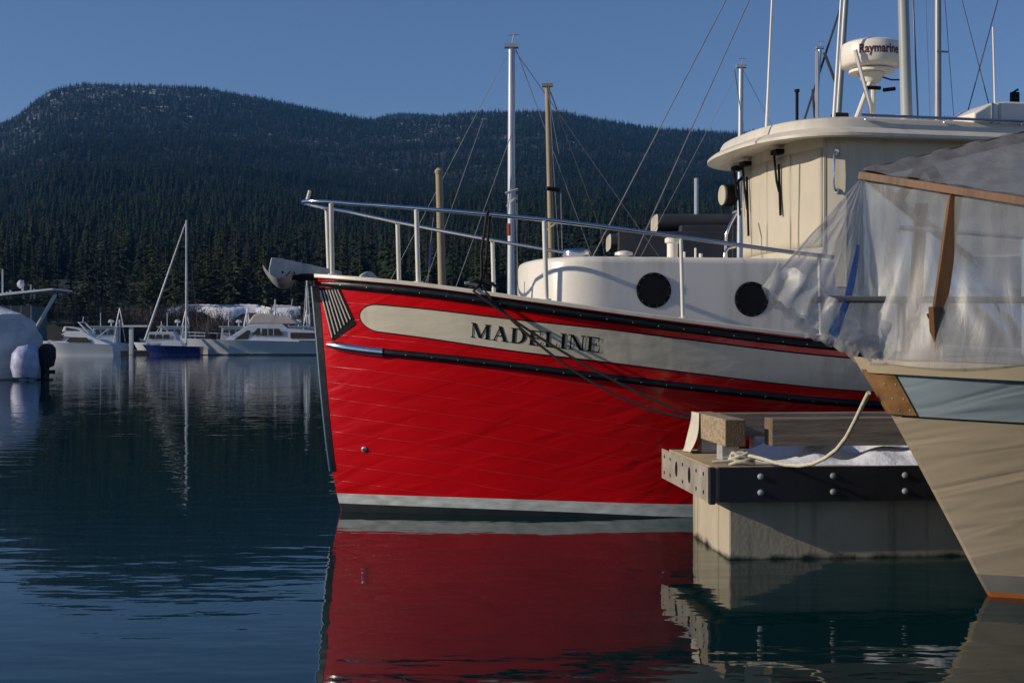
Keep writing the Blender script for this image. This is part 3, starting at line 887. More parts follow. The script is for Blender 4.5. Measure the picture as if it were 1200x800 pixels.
# foredeck fittings
wl = MB(); cu, cz = B.solve(430, 320, -0.1)
wl.lathe([(0.10, -0.12), (0.10, -0.10), (0.06, -0.08), (0.055, 0.08), (0.10, 0.10), (0.10, 0.12)], B.w(cu, -0.05, 2.42), B.p, 18)
wl.fbox(B, cu - 0.05, cu + 0.3, -0.12, 0.12, 2.15, 2.40)
wl.build('windlass', M['galv'], boat, smooth=40, bevel=0.01)
MB().fbox(B, 1.25, 1.85, -0.35, 0.35, 2.0, 2.23).build('fore_hatch', M['roof'], boat, bevel=0.02)
cl = MB()
uc = 1.28; vc = hv(uc, sheer(uc)) - 0.05; zc = sheer(uc) + 0.04
cl.fbox(B, uc - 0.03, uc + 0.03, vc - 0.02, vc + 0.02, zc, zc + 0.06); cl.tube([B.w(uc - 0.15, vc, zc + 0.075), B.w(uc, vc, zc + 0.07), B.w(uc + 0.15, vc, zc + 0.075)], [0.014, 0.02, 0.014], 8)
cl.build('cleat', M['galv'], boat, smooth=40)

# trunk cabin
TRZ = 2.655


def trunk_outline(grow):
    pts = []
    for a in np.linspace(0, math.pi / 2, 14):
        pts.append((2.75 - grow * 0 - (0.78 + grow) * math.cos(a) ** (2 / 2.7) if a < math.pi/2 - 1e-6 else 2.75, (1.0 + grow) * math.sin(a) ** (2 / 2.7) if a > 1e-6 else 0.0))
    for u in np.linspace(3.0, 6.2, 12): pts.append((u, 1.0 + grow + (u - 2.75) * 0.07))
    return pts


mb = MB(); rows = []
for g, z in ((0.02, 1.45), (0.0, TRZ - 0.07), (-0.012, TRZ - 0.03), (-0.045, TRZ - 0.006), (-0.09, TRZ)):
    o = trunk_outline(g); full = [(u, -v) for u, v in reversed(o[1:])] + o
    rows.append([B.w(u, v, z) for u, v in full])
mb.grid(rows)
top = rows[-1]; nt = len(top)
mid_ = [B.w(trunk_outline(-0.09)[min(13 + i, 25)][0], 0, TRZ + 0.03) for i in range(0)]
mb.add(top, [(i, i + 1, nt - 2 - i, nt - 1 - i) for i in range(nt // 2 - 1)])
trunk = mb.build('trunk_cabin', M['white'], boat, smooth=40)
for px, py in ((766, 340), (880.5, 350.5)):
    vv = 1.02
    for _ in range(4):
        u, z = B.solve(px, py, vv); vv = 1.0 + (u - 2.75) * 0.07 + 0.004
    c = B.w(u, vv, z); nrm = (B.p - B.a * 0.07).normalized()
    mb = MB(); mb.lathe([(0.182, -0.01), (0.182, 0.012), (0.176, 0.018), (0.150, 0.018), (0.148, 0.006)], c, nrm, 40)
    mb.mi = 1
    for i in range(12):
        a = 6.283 * i / 12 + 0.2; ax = Vector((0, 0, 1)); tx = ax.cross(nrm).normalized()
        mb.lathe([(0.0035, 0), (0.0035, 0.003)], c + nrm * 0.018 + (tx * math.cos(a) + ax * math.sin(a)) * 0.166, nrm, 6)
    ph = mb.build('porthole', [M['black'], M['steel']], trunk, smooth=30)
    MB().lathe([(0.147, 0.0), (0.147, 0.010)], c, nrm, 40).build('pane', M['portglass'], ph)

# on the trunk top
c = P(675, 291, 13.9); c.z = TRZ
MB().lathe([(0.0, 0.13), (0.13, 0.125), (0.150, 0.10), (0.152, 0.06), (0.13, 0.03), (0.09, 0.02), (0.09, -0.02)], c, n=28).build('deck_vent', M['steel'], boat, smooth=50)
c = P(731, 295, 13.8); c.z = TRZ
MB().lathe([(0.05, -0.02), (0.05, 0.05), (0.10, 0.055), (0.095, 0.085), (0.03, 0.105), (0.0, 0.106)], c, n=20).build('mushroom_vent', M['white'], boat, smooth=40)
c = P(788, 300, 14.1); c.z = TRZ
MB().lathe([(0.06, -0.02), (0.06, 0.20), (0.085, 0.215), (0.085, 0.255), (0.06, 0.275), (0.0, 0.28)], c, n=24).build('cowl_vent', M['white'], boat, smooth=50)
for px, hh, r in ((802, 0.10, 0.012), (815, 0.14, 0.012), (821, 0.08, 0.02)):
    c = P(px, 300, 13.9); c.z = TRZ
    MB().tube([c - Vector((0, 0, 0.02)), c + Vector((0, 0, hh))], r, 8).build('vent_pipe', M['white'], boat, smooth=40)

# wheelhouse
WZ0, WZ1 = TRZ - 0.3, 3.97
wo = [(8.6, 1.27), (5.15, 1.23), (4.95, 1.09), (4.84, 0.55), (4.80, 0.0), (4.84, -0.55), (4.95, -1.09), (5.15, -1.23), (8.6, -1.27)]
mb = MB(); mb.grid([[B.w(u, v, z) for u, v in wo] for z in (WZ0, WZ1)]); mb.add([B.w(u, v, WZ0) for u, v in (wo[0], wo[-1])] + [B.w(u, v, WZ1) for u, v in (wo[-1], wo[0])], [(0, 1, 2, 3)])
wh = mb.build('wheelhouse', M['cream'], boat)
# snapped-on canvas covers over the front windows
for (ua_, va_), (ub, vb) in (((4.95, 1.09), (4.84, 0.55)), ((4.84, 0.55), (4.80, 0.0)), ((4.80, 0.0), (4.84, -0.55)), ((4.84, -0.55), (4.95, -1.09))):
    a = Vector((ua_, va_)); b_ = Vector((ub, vb)); d = (b_ - a); a2 = a + d * 0.002; b2 = b_ - d * 0.002; nn = Vector((-abs(d.y), (1 if d.x * d.y < 0 else -1) * abs(d.x))).normalized()
    rows = []
    for j, z in enumerate(np.linspace(2.78, 3.82, 12)):
        row = []
        for t in np.linspace(0, 1, 10):
            e = lerp(a2, b2, t) + nn * (0.006 + 0.010 * math.sin(math.pi * t) * math.sin(math.pi * (j / 11)) + 0.004 * math.sin(t * 9 + z * 7))
            row.append(B.w(e.x, e.y, z))
        rows.append(row)
    MB().grid(rows).build('window_cover', M['canvas'], wh, smooth=50, solid=0.004)
# side window (behind the plastic) and door joint
mb = MB(); mb.fbox(B, 5.95, 7.0, 1.238, 1.262, 3.1, 3.72); mb.build('side_window', M['glass'], wh, bevel=0.004)
mb = MB(); mb.beam(B.w(4.965, 1.105, 2.7), B.w(4.965, 1.105, 3.9), 0.022, 0.02); mb.build('corner_trim', M['cream'], wh)
# chrome grab handle on the corner post
hb = B.w(5.06, 1.185, 0)
ou = (B.p * 0.7 - B.a * 0.7).normalized()
hp = []
for z, o_ in ((3.36, 0.0), (3.36, 0.05), (3.40, 0.07), (3.55, 0.075), (3.72, 0.07), (3.76, 0.05), (3.76, 0.0)): hp.append(Vector((hb.x, hb.y, z)) + ou * o_)
mb = MB().tube(hp, 0.014, 8); mb.lathe([(0.03, 0.0), (0.03, 0.008)], hp[0], ou, 12); mb.lathe([(0.03, 0.0), (0.03, 0.008)], hp[-1], ou, 12)
mb.build('grab_handle', M['steel'], wh, smooth=40)
# wipers
for v, zb, zt in ((0.34, 3.17, 3.86), (-0.62, 3.02, 3.84), (-1.0, 3.3, 3.84)):
    uu = 4.82 + 0.05 * (v / 0.8) ** 2
    mb = MB(); mb.fbox(B, uu - 0.10, uu - 0.01, v - 0.10, v + 0.06, 3.85, 3.90)
    mb.tube([B.w(uu - 0.09, v - 0.02, 3.87), B.w(uu - 0.075, v + 0.02, 3.55), B.w(uu - 0.05, v + 0.03, lerp(zb, zt, 0.38))], 0.011, 6)
    mb.tube([B.w(uu - 0.085, v - 0.05, 3.86), B.w(uu - 0.07, v - 0.012, 3.55), B.w(uu - 0.05, v + 0.01, lerp(zb, zt, 0.38))], 0.008, 6)
    mb.beam(B.w(uu - 0.045, v + 0.05, zb), B.w(uu - 0.045, v + 0.0, zt - 0.12), 0.018, 0.03)
    mb.build('wiper', M['black'], wh, smooth=40)

# roof with a brim round the front
def roof_outline(g):
    pts = []
    for a in np.linspace(0, math.pi / 2, 16):
        ca, sa = max(0, math.cos(a)), max(0, math.sin(a))
        pts.append((5.35 - (1.05 + g) * ca ** (2 / 2.6), (1.50 + g) * sa ** (2 / 2.6)))
    for u in (5.8, 6.4, 7, 8, 9.2): pts.append((u, 1.50 + g))
    return [(u, -v) for u, v in reversed(pts[1:])] + pts


mb = MB(); rows = []
for g, z in ((-0.40, 3.955), (-0.06, 3.885), (0.0, 3.895), (0.0, 3.925), (-0.05, 3.965), (-0.13, 4.0), (-0.15, 4.07), (-0.17, 4.10), (-0.25, 4.125), (-0.6, 4.15)):
    rows.append([B.w(u, v, z) for u, v in roof_outline(g)])
mb.grid(rows)
top = rows[-1]; nt = len(top); mb.add(top, [(i, i+1, nt-2-i, nt-1-i) for i in range(nt//2)])
bot = rows[0]; mb.add(bot, [(i, i+1, nt-2-i, nt-1-i) for i in range(nt//2)])
mb.add([rows[j][0] for j in range(10)] + [rows[j][-1] for j in range(9, -1, -1)], [tuple(range(20))])
roof = mb.build('roof', M['roof'], boat, smooth=35)
RT = 4.14
# chrome track along the roof edge
mb = MB(); mb.tube([B.w(5.25, 1.36, 4.13), B.w(5.4, 1.37, 4.125), B.w(9.0, 1.37, 4.125)], 0.016, 8)
for u in (5.3, 6.2, 7.1, 8.0): mb.tube([B.w(u, 1.36, 4.08), B.w(u, 1.36, 4.125)], 0.012, 6)
mb.build('roof_rail', M['steel'], boat, smooth=40)

# radar on a tripod bracket
rc_u, rc_v = 5.97, 0.2
RC = B.w(rc_u, rc_v, 4.86)
prof = [(0.0, 0.0), (0.20, 0.0), (0.27, 0.015), (0.318, 0.03), (0.338, 0.06), (0.345, 0.15), (0.340, 0.24), (0.325, 0.285), (0.28, 0.31), (0.0, 0.325)]
radome = MB().lathe(prof, RC, n=48).build('radome', M['white'], boat, smooth=40)
vs, fs = text_shape('Raymarine', 0.142)
xm = max(v[0] for v in vs); pts = []
ang_c = math.atan2(-RC.y, -RC.x) + 0.30        # letters sit to the right of the face seen from the bow quarter
for x_, y_, z_ in vs:
    a = ang_c + (x_ - xm / 2) * 0.80 / 0.347
    pts.append(RC + Vector((math.cos(a) * 0.3475, math.sin(a) * 0.3475, 0.135 + y_)))
MB().add(pts, fs).build('lettering', pm('dark_red_print', (0.09, 0.008, 0.012), 0.5, var=0.1), radome)
mb = MB()
b0_ = B.w(rc_u, rc_v, RT - 0.02)
mb.lathe([(0.25, 4.83 - 4.83), (0.25, 0.03)], RC - Vector((0, 0, 0.035)), n=24)
mb.lathe([(0.10, 0), (0.15, 0.10)], RC - Vector((0, 0, 0.14)), n=20)
mb.tube([B.w(rc_u - 0.30, rc_v + 0.1, RT - 0.02), B.w(rc_u - 0.02, rc_v + 0.05, 4.76)], 0.028, 8)
mb.tube([B.w(rc_u - 0.12, rc_v + 0.22, RT - 0.02), B.w(rc_u - 0.14, rc_v + 0.24, 4.40), B.w(rc_u - 0.33, rc_v + 0.26, 5.02)], 0.024, 8)
mb.tube([B.w(rc_u - 0.02, rc_v + 0.25, RT - 0.02), B.w(rc_u - 0.13, rc_v + 0.24, 4.38)], 0.020, 8)
mb.tube([B.w(rc_u + 0.15, rc_v - 0.25, RT - 0.02), B.w(rc_u + 0.03, rc_v, 4.76)], 0.028, 8)
mb.build('radar_bracket', M['white'], boat, smooth=40)
mb = MB(); mb.tube([RC + Vector((0.12, -0.05, -0.09)), RC + Vector((0.2, -0.1, -0.13)), RC + Vector((0.34, -0.15, -0.14)), RC + Vector((0.40, -0.12, -0.06)), RC + Vector((0.30, -0.1, 0.0))], 0.009, 6)
mb.tube([B.w(rc_u - 0.12, rc_v + 0.1, 4.64), B.w(rc_u + 0.06, rc_v + 0.1, 4.64)], 0.022, 8)
mb.tube([B.w(rc_u + 0.1, rc_v + 0.1, 4.62), B.w(rc_u + 0.24, rc_v + 0.1, 4.64)], 0.022, 8)
mb.build('radar_cable', M['black'], boat, smooth=40)

# mast, whip aerials, horn box, life-raft canister, searchlight
mtop = B.w(5.95, 0.875, 9.2)
mb = MB().tube([B.w(6.04, 0.875, RT - 0.05), P(1058.5, 0, 13.9), mtop], [0.064, 0.058, 0.045], 14)
mb.build('mast', pm('painted_mast', (0.36, 0.38, 0.37), 0.4, var=0.1, vs=2), boat, smooth=50)
mb = MB().tube([B.w(6.2, 0.83, RT), P(1070, 0, 14.0)], 0.010, 6); mb.build('halyard', M['wire'], boat)
for (x0, y0, x1, y1, D, r) in ((898, 150, 905, -6, 14.4, 0.016), (976, 142, 986, -8, 14.2, 0.016), (1167, 130, 1163.5, 32, 14.3, 0.013)):
    a_, b_ = P(x0, y0, D), P(x1, y1, D); a_.z = RT - 0.03
    MB().tube([a_, lerp(a_, b_, 0.25), b_], [r * 1.25, r, r * 0.7], 8).build('whip_aerial', M['white'], boat, smooth=50)
a_ = P(984, 134, 14.3)
MB().box(Vector((a_.x, a_.y, RT + 0.09)), (0.16, 0.14, 0.19), (B.a, -B.p, Vector((0, 0, 1)))).build('horn_box', pm('dark_maroon', (0.03, 0.006, 0.008), 0.4), boat, bevel=0.012)
for px, py, r in ((934, 108, 0.018),):
    a_ = P(px, 145, 14.6); b_ = P(px, py, 14.6); a_.z = RT - 0.04
    mb = MB().tube([a_, b_], r, 8); mb.lathe([(0.03, 0), (0.03, 0.03)], b_, n=10); mb.build('roof_light', M['black'], boat, smooth=40)
rp = P(1172, 140, 13.9)
ru = (rp - B.o).dot(B.a); rv = (rp - B.o).dot(B.p)
mb = MB(); poly = [(-0.48, 0.0), (-0.48, 0.10), (-0.30, 0.20), (-0.12, 0.235), (0.75, 0.235), (0.78, 0.20), (0.78, 0.0)]
mb.prism([B.w(ru + a, rv - 0.35, RT - 0.04 + z) for a, z in poly], B.p * 0.62)
raft = mb.build('raft_canister', M['white'], boat, bevel=0.03, smooth=40, seg=3)
for d in (-0.28, -0.2): MB().fbox(B, ru + d, ru + d + 0.03, rv - 0.36, rv + 0.278, RT - 0.04, RT + 0.17).build('strap', M['galv'], raft)
a_ = P(1188, 128, 14.2); mb = MB().tube([a_ - Vector((0, 0, 0.2)), a_ + Vector((0, 0, 0.06))], 0.018, 8); mb.box(a_ + Vector((0.01, 0, 0.13)), (0.09, 0.05, 0.11)); mb.tube([a_ + Vector((-.03, 0, .17)), a_ + Vector((0.05, 0, 0.22))], 0.012, 6)
mb.build('wind_sensor', M['black'], boat, smooth=40)
slc = P(856, 229, 15.9)
mb = MB().lathe([(0.125, -0.10), (0.14, -0.09), (0.14, 0.0), (0.12, 0.05), (0.06, 0.09)], slc, B.a, 24); mb.mi = 1
mb.lathe([(0.123, -0.03), (0.123, 0.0)], slc - B.a * 0.085, B.a, 24)
mb.mi = 0; mb.tube([slc + Vector((0, 0, 0.1)), slc + Vector((0.25, -0.1, 0.3))], 0.02, 8)
mb.build('searchlight', [M['black'], M['cream']], boat, smooth=40)
# bent grab rail ahead of the wheelhouse
gp = [P(852, 304, 14.6), P(850, 290, 14.6), P(851, 275, 14.6), P(856, 262, 14.6), P(863, 250, 14.7)]; gp[0].z = TRZ
MB().tube(gp, 0.016, 8).build('grab_rail', M['steel'], boat, smooth=50)
gp = [P(849, 304, 14.4), P(849, 297, 14.4), P(853, 291, 14.4), P(862, 289, 14.45)]; gp[0].z = TRZ
MB().tube(gp, 0.016, 8).build('grab_rail', M['steel'], boat, smooth=50)
# forestays from the mast down to the cabin top and deck
for px, py, D in ((694, 300, 13.4), (742, 300, 13.5)):
    e = P(px, py, D); e.z = TRZ
    MB().tube([mtop - Vector((0, 0, 0.1)), e], 0.006, 6).build('forestay', M['wire'], boat)
for tx, ty in ((1175, 0), (1122, 0)):
    a_ = P(tx, ty - 20, 15.2); b_ = P(1130 if tx > 1150 else 1165, 146, 14.6)
    MB().tube([a_, b_], 0.006, 6).build('backstay', M['dwire'], boat)

# black mooring lines over the bow
def line(name, pts, r, mat, label, cat, parent=None, grp=None, sag=0.0, n=14):
    if sag:
        a_, b_ = Vector(pts[0]), Vector(pts[-1]); pts = [lerp(a_, b_, t) - Vector((0, 0, sag * 4 * t * (1 - t))) for t in np.linspace(0, 1, n)]
    o0 = Vector(pts[-1])
    return tag(MB().tube(pts, r, 8).build(name, mat, None, smooth=60, origin=o0), label, cat, grp)


c_ = B.w(uc, vc + 0.02, zc + 0.06); e1 = B.w(uc - 0.08, vc + 0.115, zc - 0.01); e2 = B.w(uc + 0.05, vc + 0.115, zc - 0.02)
end = P(816, 489, 12.15)
d1 = [c_, e1] + [lerp(e1, end, t) - Vector((0, 0, 0.10 * 4 * t * (1-t))) for t in np.linspace(0.03, 1, 14)]
line('mooring_line', d1, 0.013, M['blackrope'], 'upper black mooring line running from bow cleat across the boat name to the dock', 'rope')
d2 = [c_ + Vector((0, 0, -0.01)), e2 + Vector((0, 0, -0.01))] + [lerp(e2, end, t) - Vector((0, 0, 0.24 * 4 * t * (1-t) + 0.02)) for t in np.linspace(0.03, 1, 14)]
line('mooring_line', d2, 0.013, M['blackrope'], 'lower, slacker black mooring line sagging across the red hull below the name', 'rope')
ur = 1.36; rt = B.w(ur, rail_v(ur), rail_z(ur))
hang = [c_, c_ + Vector((0.02, 0, 0.1)), lerp(c_, rt, 0.45) + Vector((-0.02, -0.03, 0)), rt + Vector((-0.01, -0.03, 0.0)), rt + Vector((0.0, 0.0, 0.035)), rt + Vector((0.02, 0.03, 0.0)), lerp(c_, rt, 0.5) + Vector((0.03, 0.02, 0)), c_ + Vector((0.06, 0.0, 0.06)), c_ + Vector((0.12, 0.0, -0.02)),
        c_ + Vector((-0.05, -0.02, 0.04)), c_ + Vector((-0.14, 0.0, -0.0)), c_ + Vector((-0.02, 0.03, 0.06)), c_ + Vector((0.08, -0.03, 0.03)), c_ + Vector((0.16, 0.0, -0.02))]
line('hanging_rope', hang, 0.015, M['blackrope'], 'black rope looped over the bow handrail and tied to the cleat below it', 'rope')

# ------------------------------------------------------------------ the floating dock
Dk = Fr(1.60, 10.36, 5.0)     # u along the dock, -v away from the camera
ZT, ZB = 0.765, 0.485
dock = thing('dock', 'floating finger dock with black steel frame on a pale concrete float', 'dock', Dk.w(2, -1, 0))
DW, DL = 1.85, 9.0
M['concrete'] = pm('float_concrete', (0.43, 0.38, 0.28), 0.85, var=0.22, vs=1.6, bump=0.25, bs=24, stretch=(1.3, 1.3, 0.9))


def concrete_stains(m):
    N, L = m.node_tree.nodes, m.node_tree.links; b = N['Principled BSDF']
    tc = N.new('ShaderNodeTexCoord'); sp = N.new('ShaderNodeSeparateXYZ'); L.new(tc.outputs['Object'], sp.inputs[0])
    nz = N.new('ShaderNodeTexNoise'); nz.inputs['Scale'].default_value = 5; nz.inputs['Detail'].default_value = 6; L.new(tc.outputs['Object'], nz.inputs['Vector'])
    ad = N.new('ShaderNodeMath'); ad.operation = 'MULTIPLY_ADD'; ad.inputs[1].default_value = -0.16; L.new(nz.outputs[0], ad.inputs[0]); L.new(sp.outputs[2], ad.inputs[2])
    mr = N.new('ShaderNodeMapRange'); mr.inputs[1].default_value = -0.085; mr.inputs[2].default_value = -0.035; mr.inputs[3].default_value = 1; mr.inputs[4].default_value = 0; L.new(ad.outputs[0], mr.inputs[0])
    mix = N.new('ShaderNodeMixRGB'); mix.inputs[2].default_value = (0.012, 0.014, 0.008, 1); L.new(mr.outputs[0], mix.inputs[0]); L.new(N[m['hsv']].outputs[0], mix.inputs[1])
    mp = N.new('ShaderNodeMapping'); mp.inputs['Scale'].default_value = (5, 5, 0.35); L.new(tc.outputs['Object'], mp.inputs[0])
    n2 = N.new('ShaderNodeTexNoise'); n2.inputs['Scale'].default_value = 1.6; n2.inputs['Detail'].default_value = 4; L.new(mp.outputs[0], n2.inputs['Vector'])
    m2 = N.new('ShaderNodeMapRange'); m2.inputs[1].default_value = 0.56; m2.inputs[2].default_value = 0.72; m2.inputs[3].default_value = 0; m2.inputs[4].default_value = 0.55; L.new(n2.outputs[0], m2.inputs[0])
    mx = N.new('ShaderNodeMixRGB'); mx.inputs[2].default_value = (0.06, 0.055, 0.04, 1); L.new(m2.outputs[0], mx.inputs[0]); L.new(mix.outputs[0], mx.inputs[1]); L.new(mx.outputs[0], b.inputs['Base Color'])


concrete_stains(M['concrete'])
MB().fbox(Dk, 0.19, DL, -1.42, -0.12, -0.6, ZB + 0.04).build('concrete_float', M['concrete'], dock, bevel=0.015)
MB().fbox(Dk, 0.05, DL, -DW + 0.05, -0.02, ZB + 0.05, ZT - 0.006).build('deck', pm('plywood_deck', (0.42, 0.33, 0.20), 0.85, var=0.25, vs=3, bump=0.2, bs=30), dock)
M['frame'] = pm('black_steel_frame', (0.011, 0.013, 0.018), 0.5, 0.0, var=0.35, vs=6, bump=0.15, bs=25)
M['endplate'] = pm('galvanised_end_plate', (0.34, 0.32, 0.27), 0.55, 0.15, var=0.2, vs=6, bump=0.15, bs=30)
sp_ = MB().fbox(Dk, 0.075, DL, -0.018, 0.0, ZB, ZT)
sp_.fbox(Dk, 0.075, DL, -0.06, -0.018, ZT - 0.012, ZT).fbox(Dk, 0.075, DL, -0.10, -0.018, ZB, ZB + 0.014)
side_plate = sp_.build('side_plate', M['frame'], dock, bevel=0.003)
MB().fbox(Dk, 0.075, DL, -DW, -DW + 0.02, ZB, ZT).build('side_plate', M['frame'], dock, bevel=0.003)
end_plate = MB().fbox(Dk, -0.012, 0.0, -DW, -0.02, ZB, ZT).build('end_plate', M['endplate'], dock, bevel=0.003)
MB().fbox(Dk, 0.0, 0.05, -0.06, 0.0, ZB - 0.02, ZT + 0.002).build('corner_post', M['frame'], dock, bevel=0.008)
nrm = -Dk.a
for q in (0.68, 1.20):
    c = Dk.w(-0.012, -q, (ZB + ZT) / 2 + 0.01); mb = MB(); rows = []
    poly = [c + Dk.p * (0.048 * math.cos(a)) + Vector((0, 0, 0.07 * math.sin(a))) for a in np.linspace(0, 6.283, 25)[:-1]]
    mb.prism(poly, nrm * 0.003); mb.build('slot', M['black'], end_plate)
for q in (0.16, 0.42, 0.94, 1.46, 1.72):
    for z in (ZB + 0.065, ZT - 0.065):
        MB().lathe([(0.017, 0), (0.017, 0.004)], Dk.w(-0.012, -q, z), nrm, 10).build('bolt_hole', M['black'], end_plate)
for i in range(6):
    for z in (ZB + 0.075, ZT - 0.075):
        u = 0.42 + i * 0.605 - (0.03 if i > 2 else 0)
        MB().lathe([(0.026, 0.0), (0.026, 0.006), (0.019, 0.012), (0.008, 0.016)], Dk.w(u, 0.0, z), Dk.p, 12).build('bolt', M['galv'], side_plate, smooth=30)
MB().lathe([(0.062, 0), (0.062, 0.02), (0.05, 0.03), (0.03, 0.03), (0.028, 0.012)], Dk.w(2.44, 0.0, ZT - 0.17), Dk.p, 20).build('hub_fitting', M['galv'], side_plate, smooth=30)
MB().fbox(Dk, 2.24, 2.50, -0.09, -0.004, ZB - 0.075, ZB - 0.001).build('hanger_block', M['frame'], dock, bevel=0.006)


def timber(name, u0_, u1_, v0_, v1_, z0_, z1_, along_u=True, mat='timber'):
    mb = MB().fbox(Dk, u0_, u1_, v0_, v1_, z0_, z1_)
    mb.m = [0] * 6
    for i in ((4, 5) if along_u else (2, 3)): mb.m[i] = 1
    return mb.build(name, [M[mat], M['endgrain']], dock, bevel=0.010)


timber('bull_rail', 0.63, DL - 0.2, -0.62, -0.40, 0.90, 1.135, mat='greytimber')
timber('bull_rail', 0.50, DL - 0.2, -1.80, -1.62, 0.89, 1.11, mat='greytimber')
timber('end_rail', 0.245, 0.425, -1.66, -0.46, 0.895, 1.125, along_u=False)
for u_, v_ in ((0.335, -1.45), (0.335, -0.72), (2.2, -0.51), (3.9, -0.51), (0.9, -1.71), (2.5, -1.71)):
    MB().fbox(Dk, u_ - 0.075, u_ + 0.075, v_ - 0.09, v_ + 0.09, ZT - 0.004, 0.893).build('support_block', M['frame'] if u_ > 1 else M['galv'], dock, bevel=0.006)
# snow between the rails
mb = MB(); rows = []
for v in np.linspace(-1.58, -0.12, 26):
    row = []
    for u in np.linspace(0.46, 4.2, 70):
        e = min(1, max(0, u - 0.46) / 0.55) ** 1.5 * min(1, max(0, v + 1.58) / 0.15) * min(1, max(0, (-0.14 - v)) / (0.10 + 0.10 * (1 + math.sin(u * 3.1)) + 0.5 / (1 + math.exp((u - 1.1) * 7))))
        hgt = 0.11 + 0.05 * math.sin(u * 4.3 + v * 3) + 0.035 * math.sin(u * 11 + v * 7) + 0.02 * math.sin(v * 17 - u * 5) + 0.10 / (1 + math.exp((v + 0.75) * 14))
        row.append(Dk.w(u, v, ZT - 0.012 + max(0.0, e) * hgt))
    rows.append(row)
mb.grid(rows)
tag(mb.build('snow', M['snow'], None, smooth=70, origin=Dk.w(1.5, -0.8, ZT)), 'old white snow heaped between the timber rails of the dock', 'snow', kind='stuff')
# white cloth hanging over the far end of the cross rail
mb = MB(); rows = []
for j, t in enumerate(np.linspace(0, 1, 14)):
    row = []
    for k_, s_ in enumerate(np.linspace(0, 1, 9)):
        z = 1.128 - t * 0.36; w_ = 0.012 + 0.09 * t * t
        row.append(Dk.w(0.242 - w_ - 0.018 * math.sin(s_ * 9 + t * 4) * t, -1.64 + 0.30 * s_ - 0.03 * t * math.sin(s_ * 5), z))
    rows.append(row)
mb.grid(rows)
tag(mb.build('cloth', pm('pale_cloth', (0.62, 0.58, 0.48), 0.85, var=0.1, bump=0.3, bs=30), None, smooth=60, solid=0.004, origin=Dk.w(0.2, -1.5, ZT)), 'pale cloth draped down the end of the timber cross rail on the dock', 'cloth')

# ------------------------------------------------------------------ the boat under plastic, right
Tb = Fr(3.36, 9.0, 5.0)
tstem = pchip([-0.6, 0, 0.4, 1.27, 1.70], [0.45, 0.0, -0.22, -0.70, -0.955])
tsheer = pchip([-1.0, 0, 2, 6], [1.69, 1.645, 1.55, 1.45])
TBd = pchip([0, 0.1, 0.4, 0.8, 1.5, 3, 6, 8], [0.045, 0.18, 0.55, 0.90, 1.27, 1.5, 1.5, 1.2]); TBw = pchip([0, 0.4, 1, 2, 3.5, 6, 8], [0.03, 0.18, 0.46, 0.86, 1.15, 1.2, 1.0])


def thv(u, z):
    s = max(0, u - tstem(z))
    if z < 0: return TBw(s) * max(0.05, 1 - (z / 0.8) ** 2)
    return TBw(s) + (TBd(s) - TBw(s)) * min(1.1, z / 1.68) ** 1.25


def tpt(u, z, out=0.0, sd=1):
    e = 0.02; v = thv(u, z); du = (thv(u+e, z) - thv(u-e, z)) / (2*e); dz = (thv(u, z+e) - thv(u, z-e)) / (2*e)
    n_ = Vector((-du, 1, -dz)).normalized(); return Tb.w(u + n_.x*out, (v + n_.y*out)*sd, z + n_.z*out)


wboat = thing('wrapped_boat', 'tan and blue hulled boat under a clear plastic cover, bow beside the dock', 'boat', Tb.w(2, 0, 0))
M['tan'] = streaks(pm('tan_hull_paint', (0.37, 0.305, 0.215), 0.42, var=0.12, vs=1.2, detail=2), 16, 1.1, 0.14, 0.018)  # streak bump stands in for wave light playing on the topsides
M['bluegrey'] = streaks(pm('blue_grey_topside', (0.25, 0.315, 0.355), 0.35, var=0.12, vs=1.2, detail=2), 16, 1.1, 0.14, 0.014)
M['tanguard'] = pm('cream_gunwale', (0.56, 0.46, 0.32), 0.4, var=0.1, vs=2, bump=0.2, bs=5)
M['watersheen'] = pm('bottom_band_sheen', (0.20, 0.19, 0.165), 0.4, var=0.2, vs=3)  # greyer tone carries the sky's reflection low on the hull
M['orange'] = pm('orange_boot_line', (0.45, 0.13, 0.03), 0.45, var=0.2)
M['bronze'] = pm('worn_stem_wood', (0.26, 0.135, 0.05), 0.5, 0.0, var=0.75, vs=5, bump=0.3, bs=14)


def tan_strip(name, mat, z0f, z1f, out, rows=8, cap=True, s1=7.5):
    mb = MB(); ss = s_range(0, s1, 44, 1.5)
    g = {}
    for sd in (1, -1):
        rr = []
        for j in range(rows):
            row = []
            for s in ss:
                u = s
                for _ in range(5): zz = lerp(z0f(u), z1f(u), j / (rows-1)); u = s + tstem(zz)
                row.append(tpt(u, zz, out, sd))
            rr.append(row)
        mb.grid(rr); g[sd] = rr
    n_ = len(ss)
    for j in range(rows-1):
        mb.add([g[1][j][0], g[1][j+1][0], g[-1][j+1][0], g[-1][j][0]], [(0, 1, 2, 3)])
        mb.add([g[1][j][-1], g[1][j+1][-1], g[-1][j+1][-1], g[-1][j][-1]], [(0, 1, 2, 3)])
    return mb.build(name, mat, wboat, smooth=45)


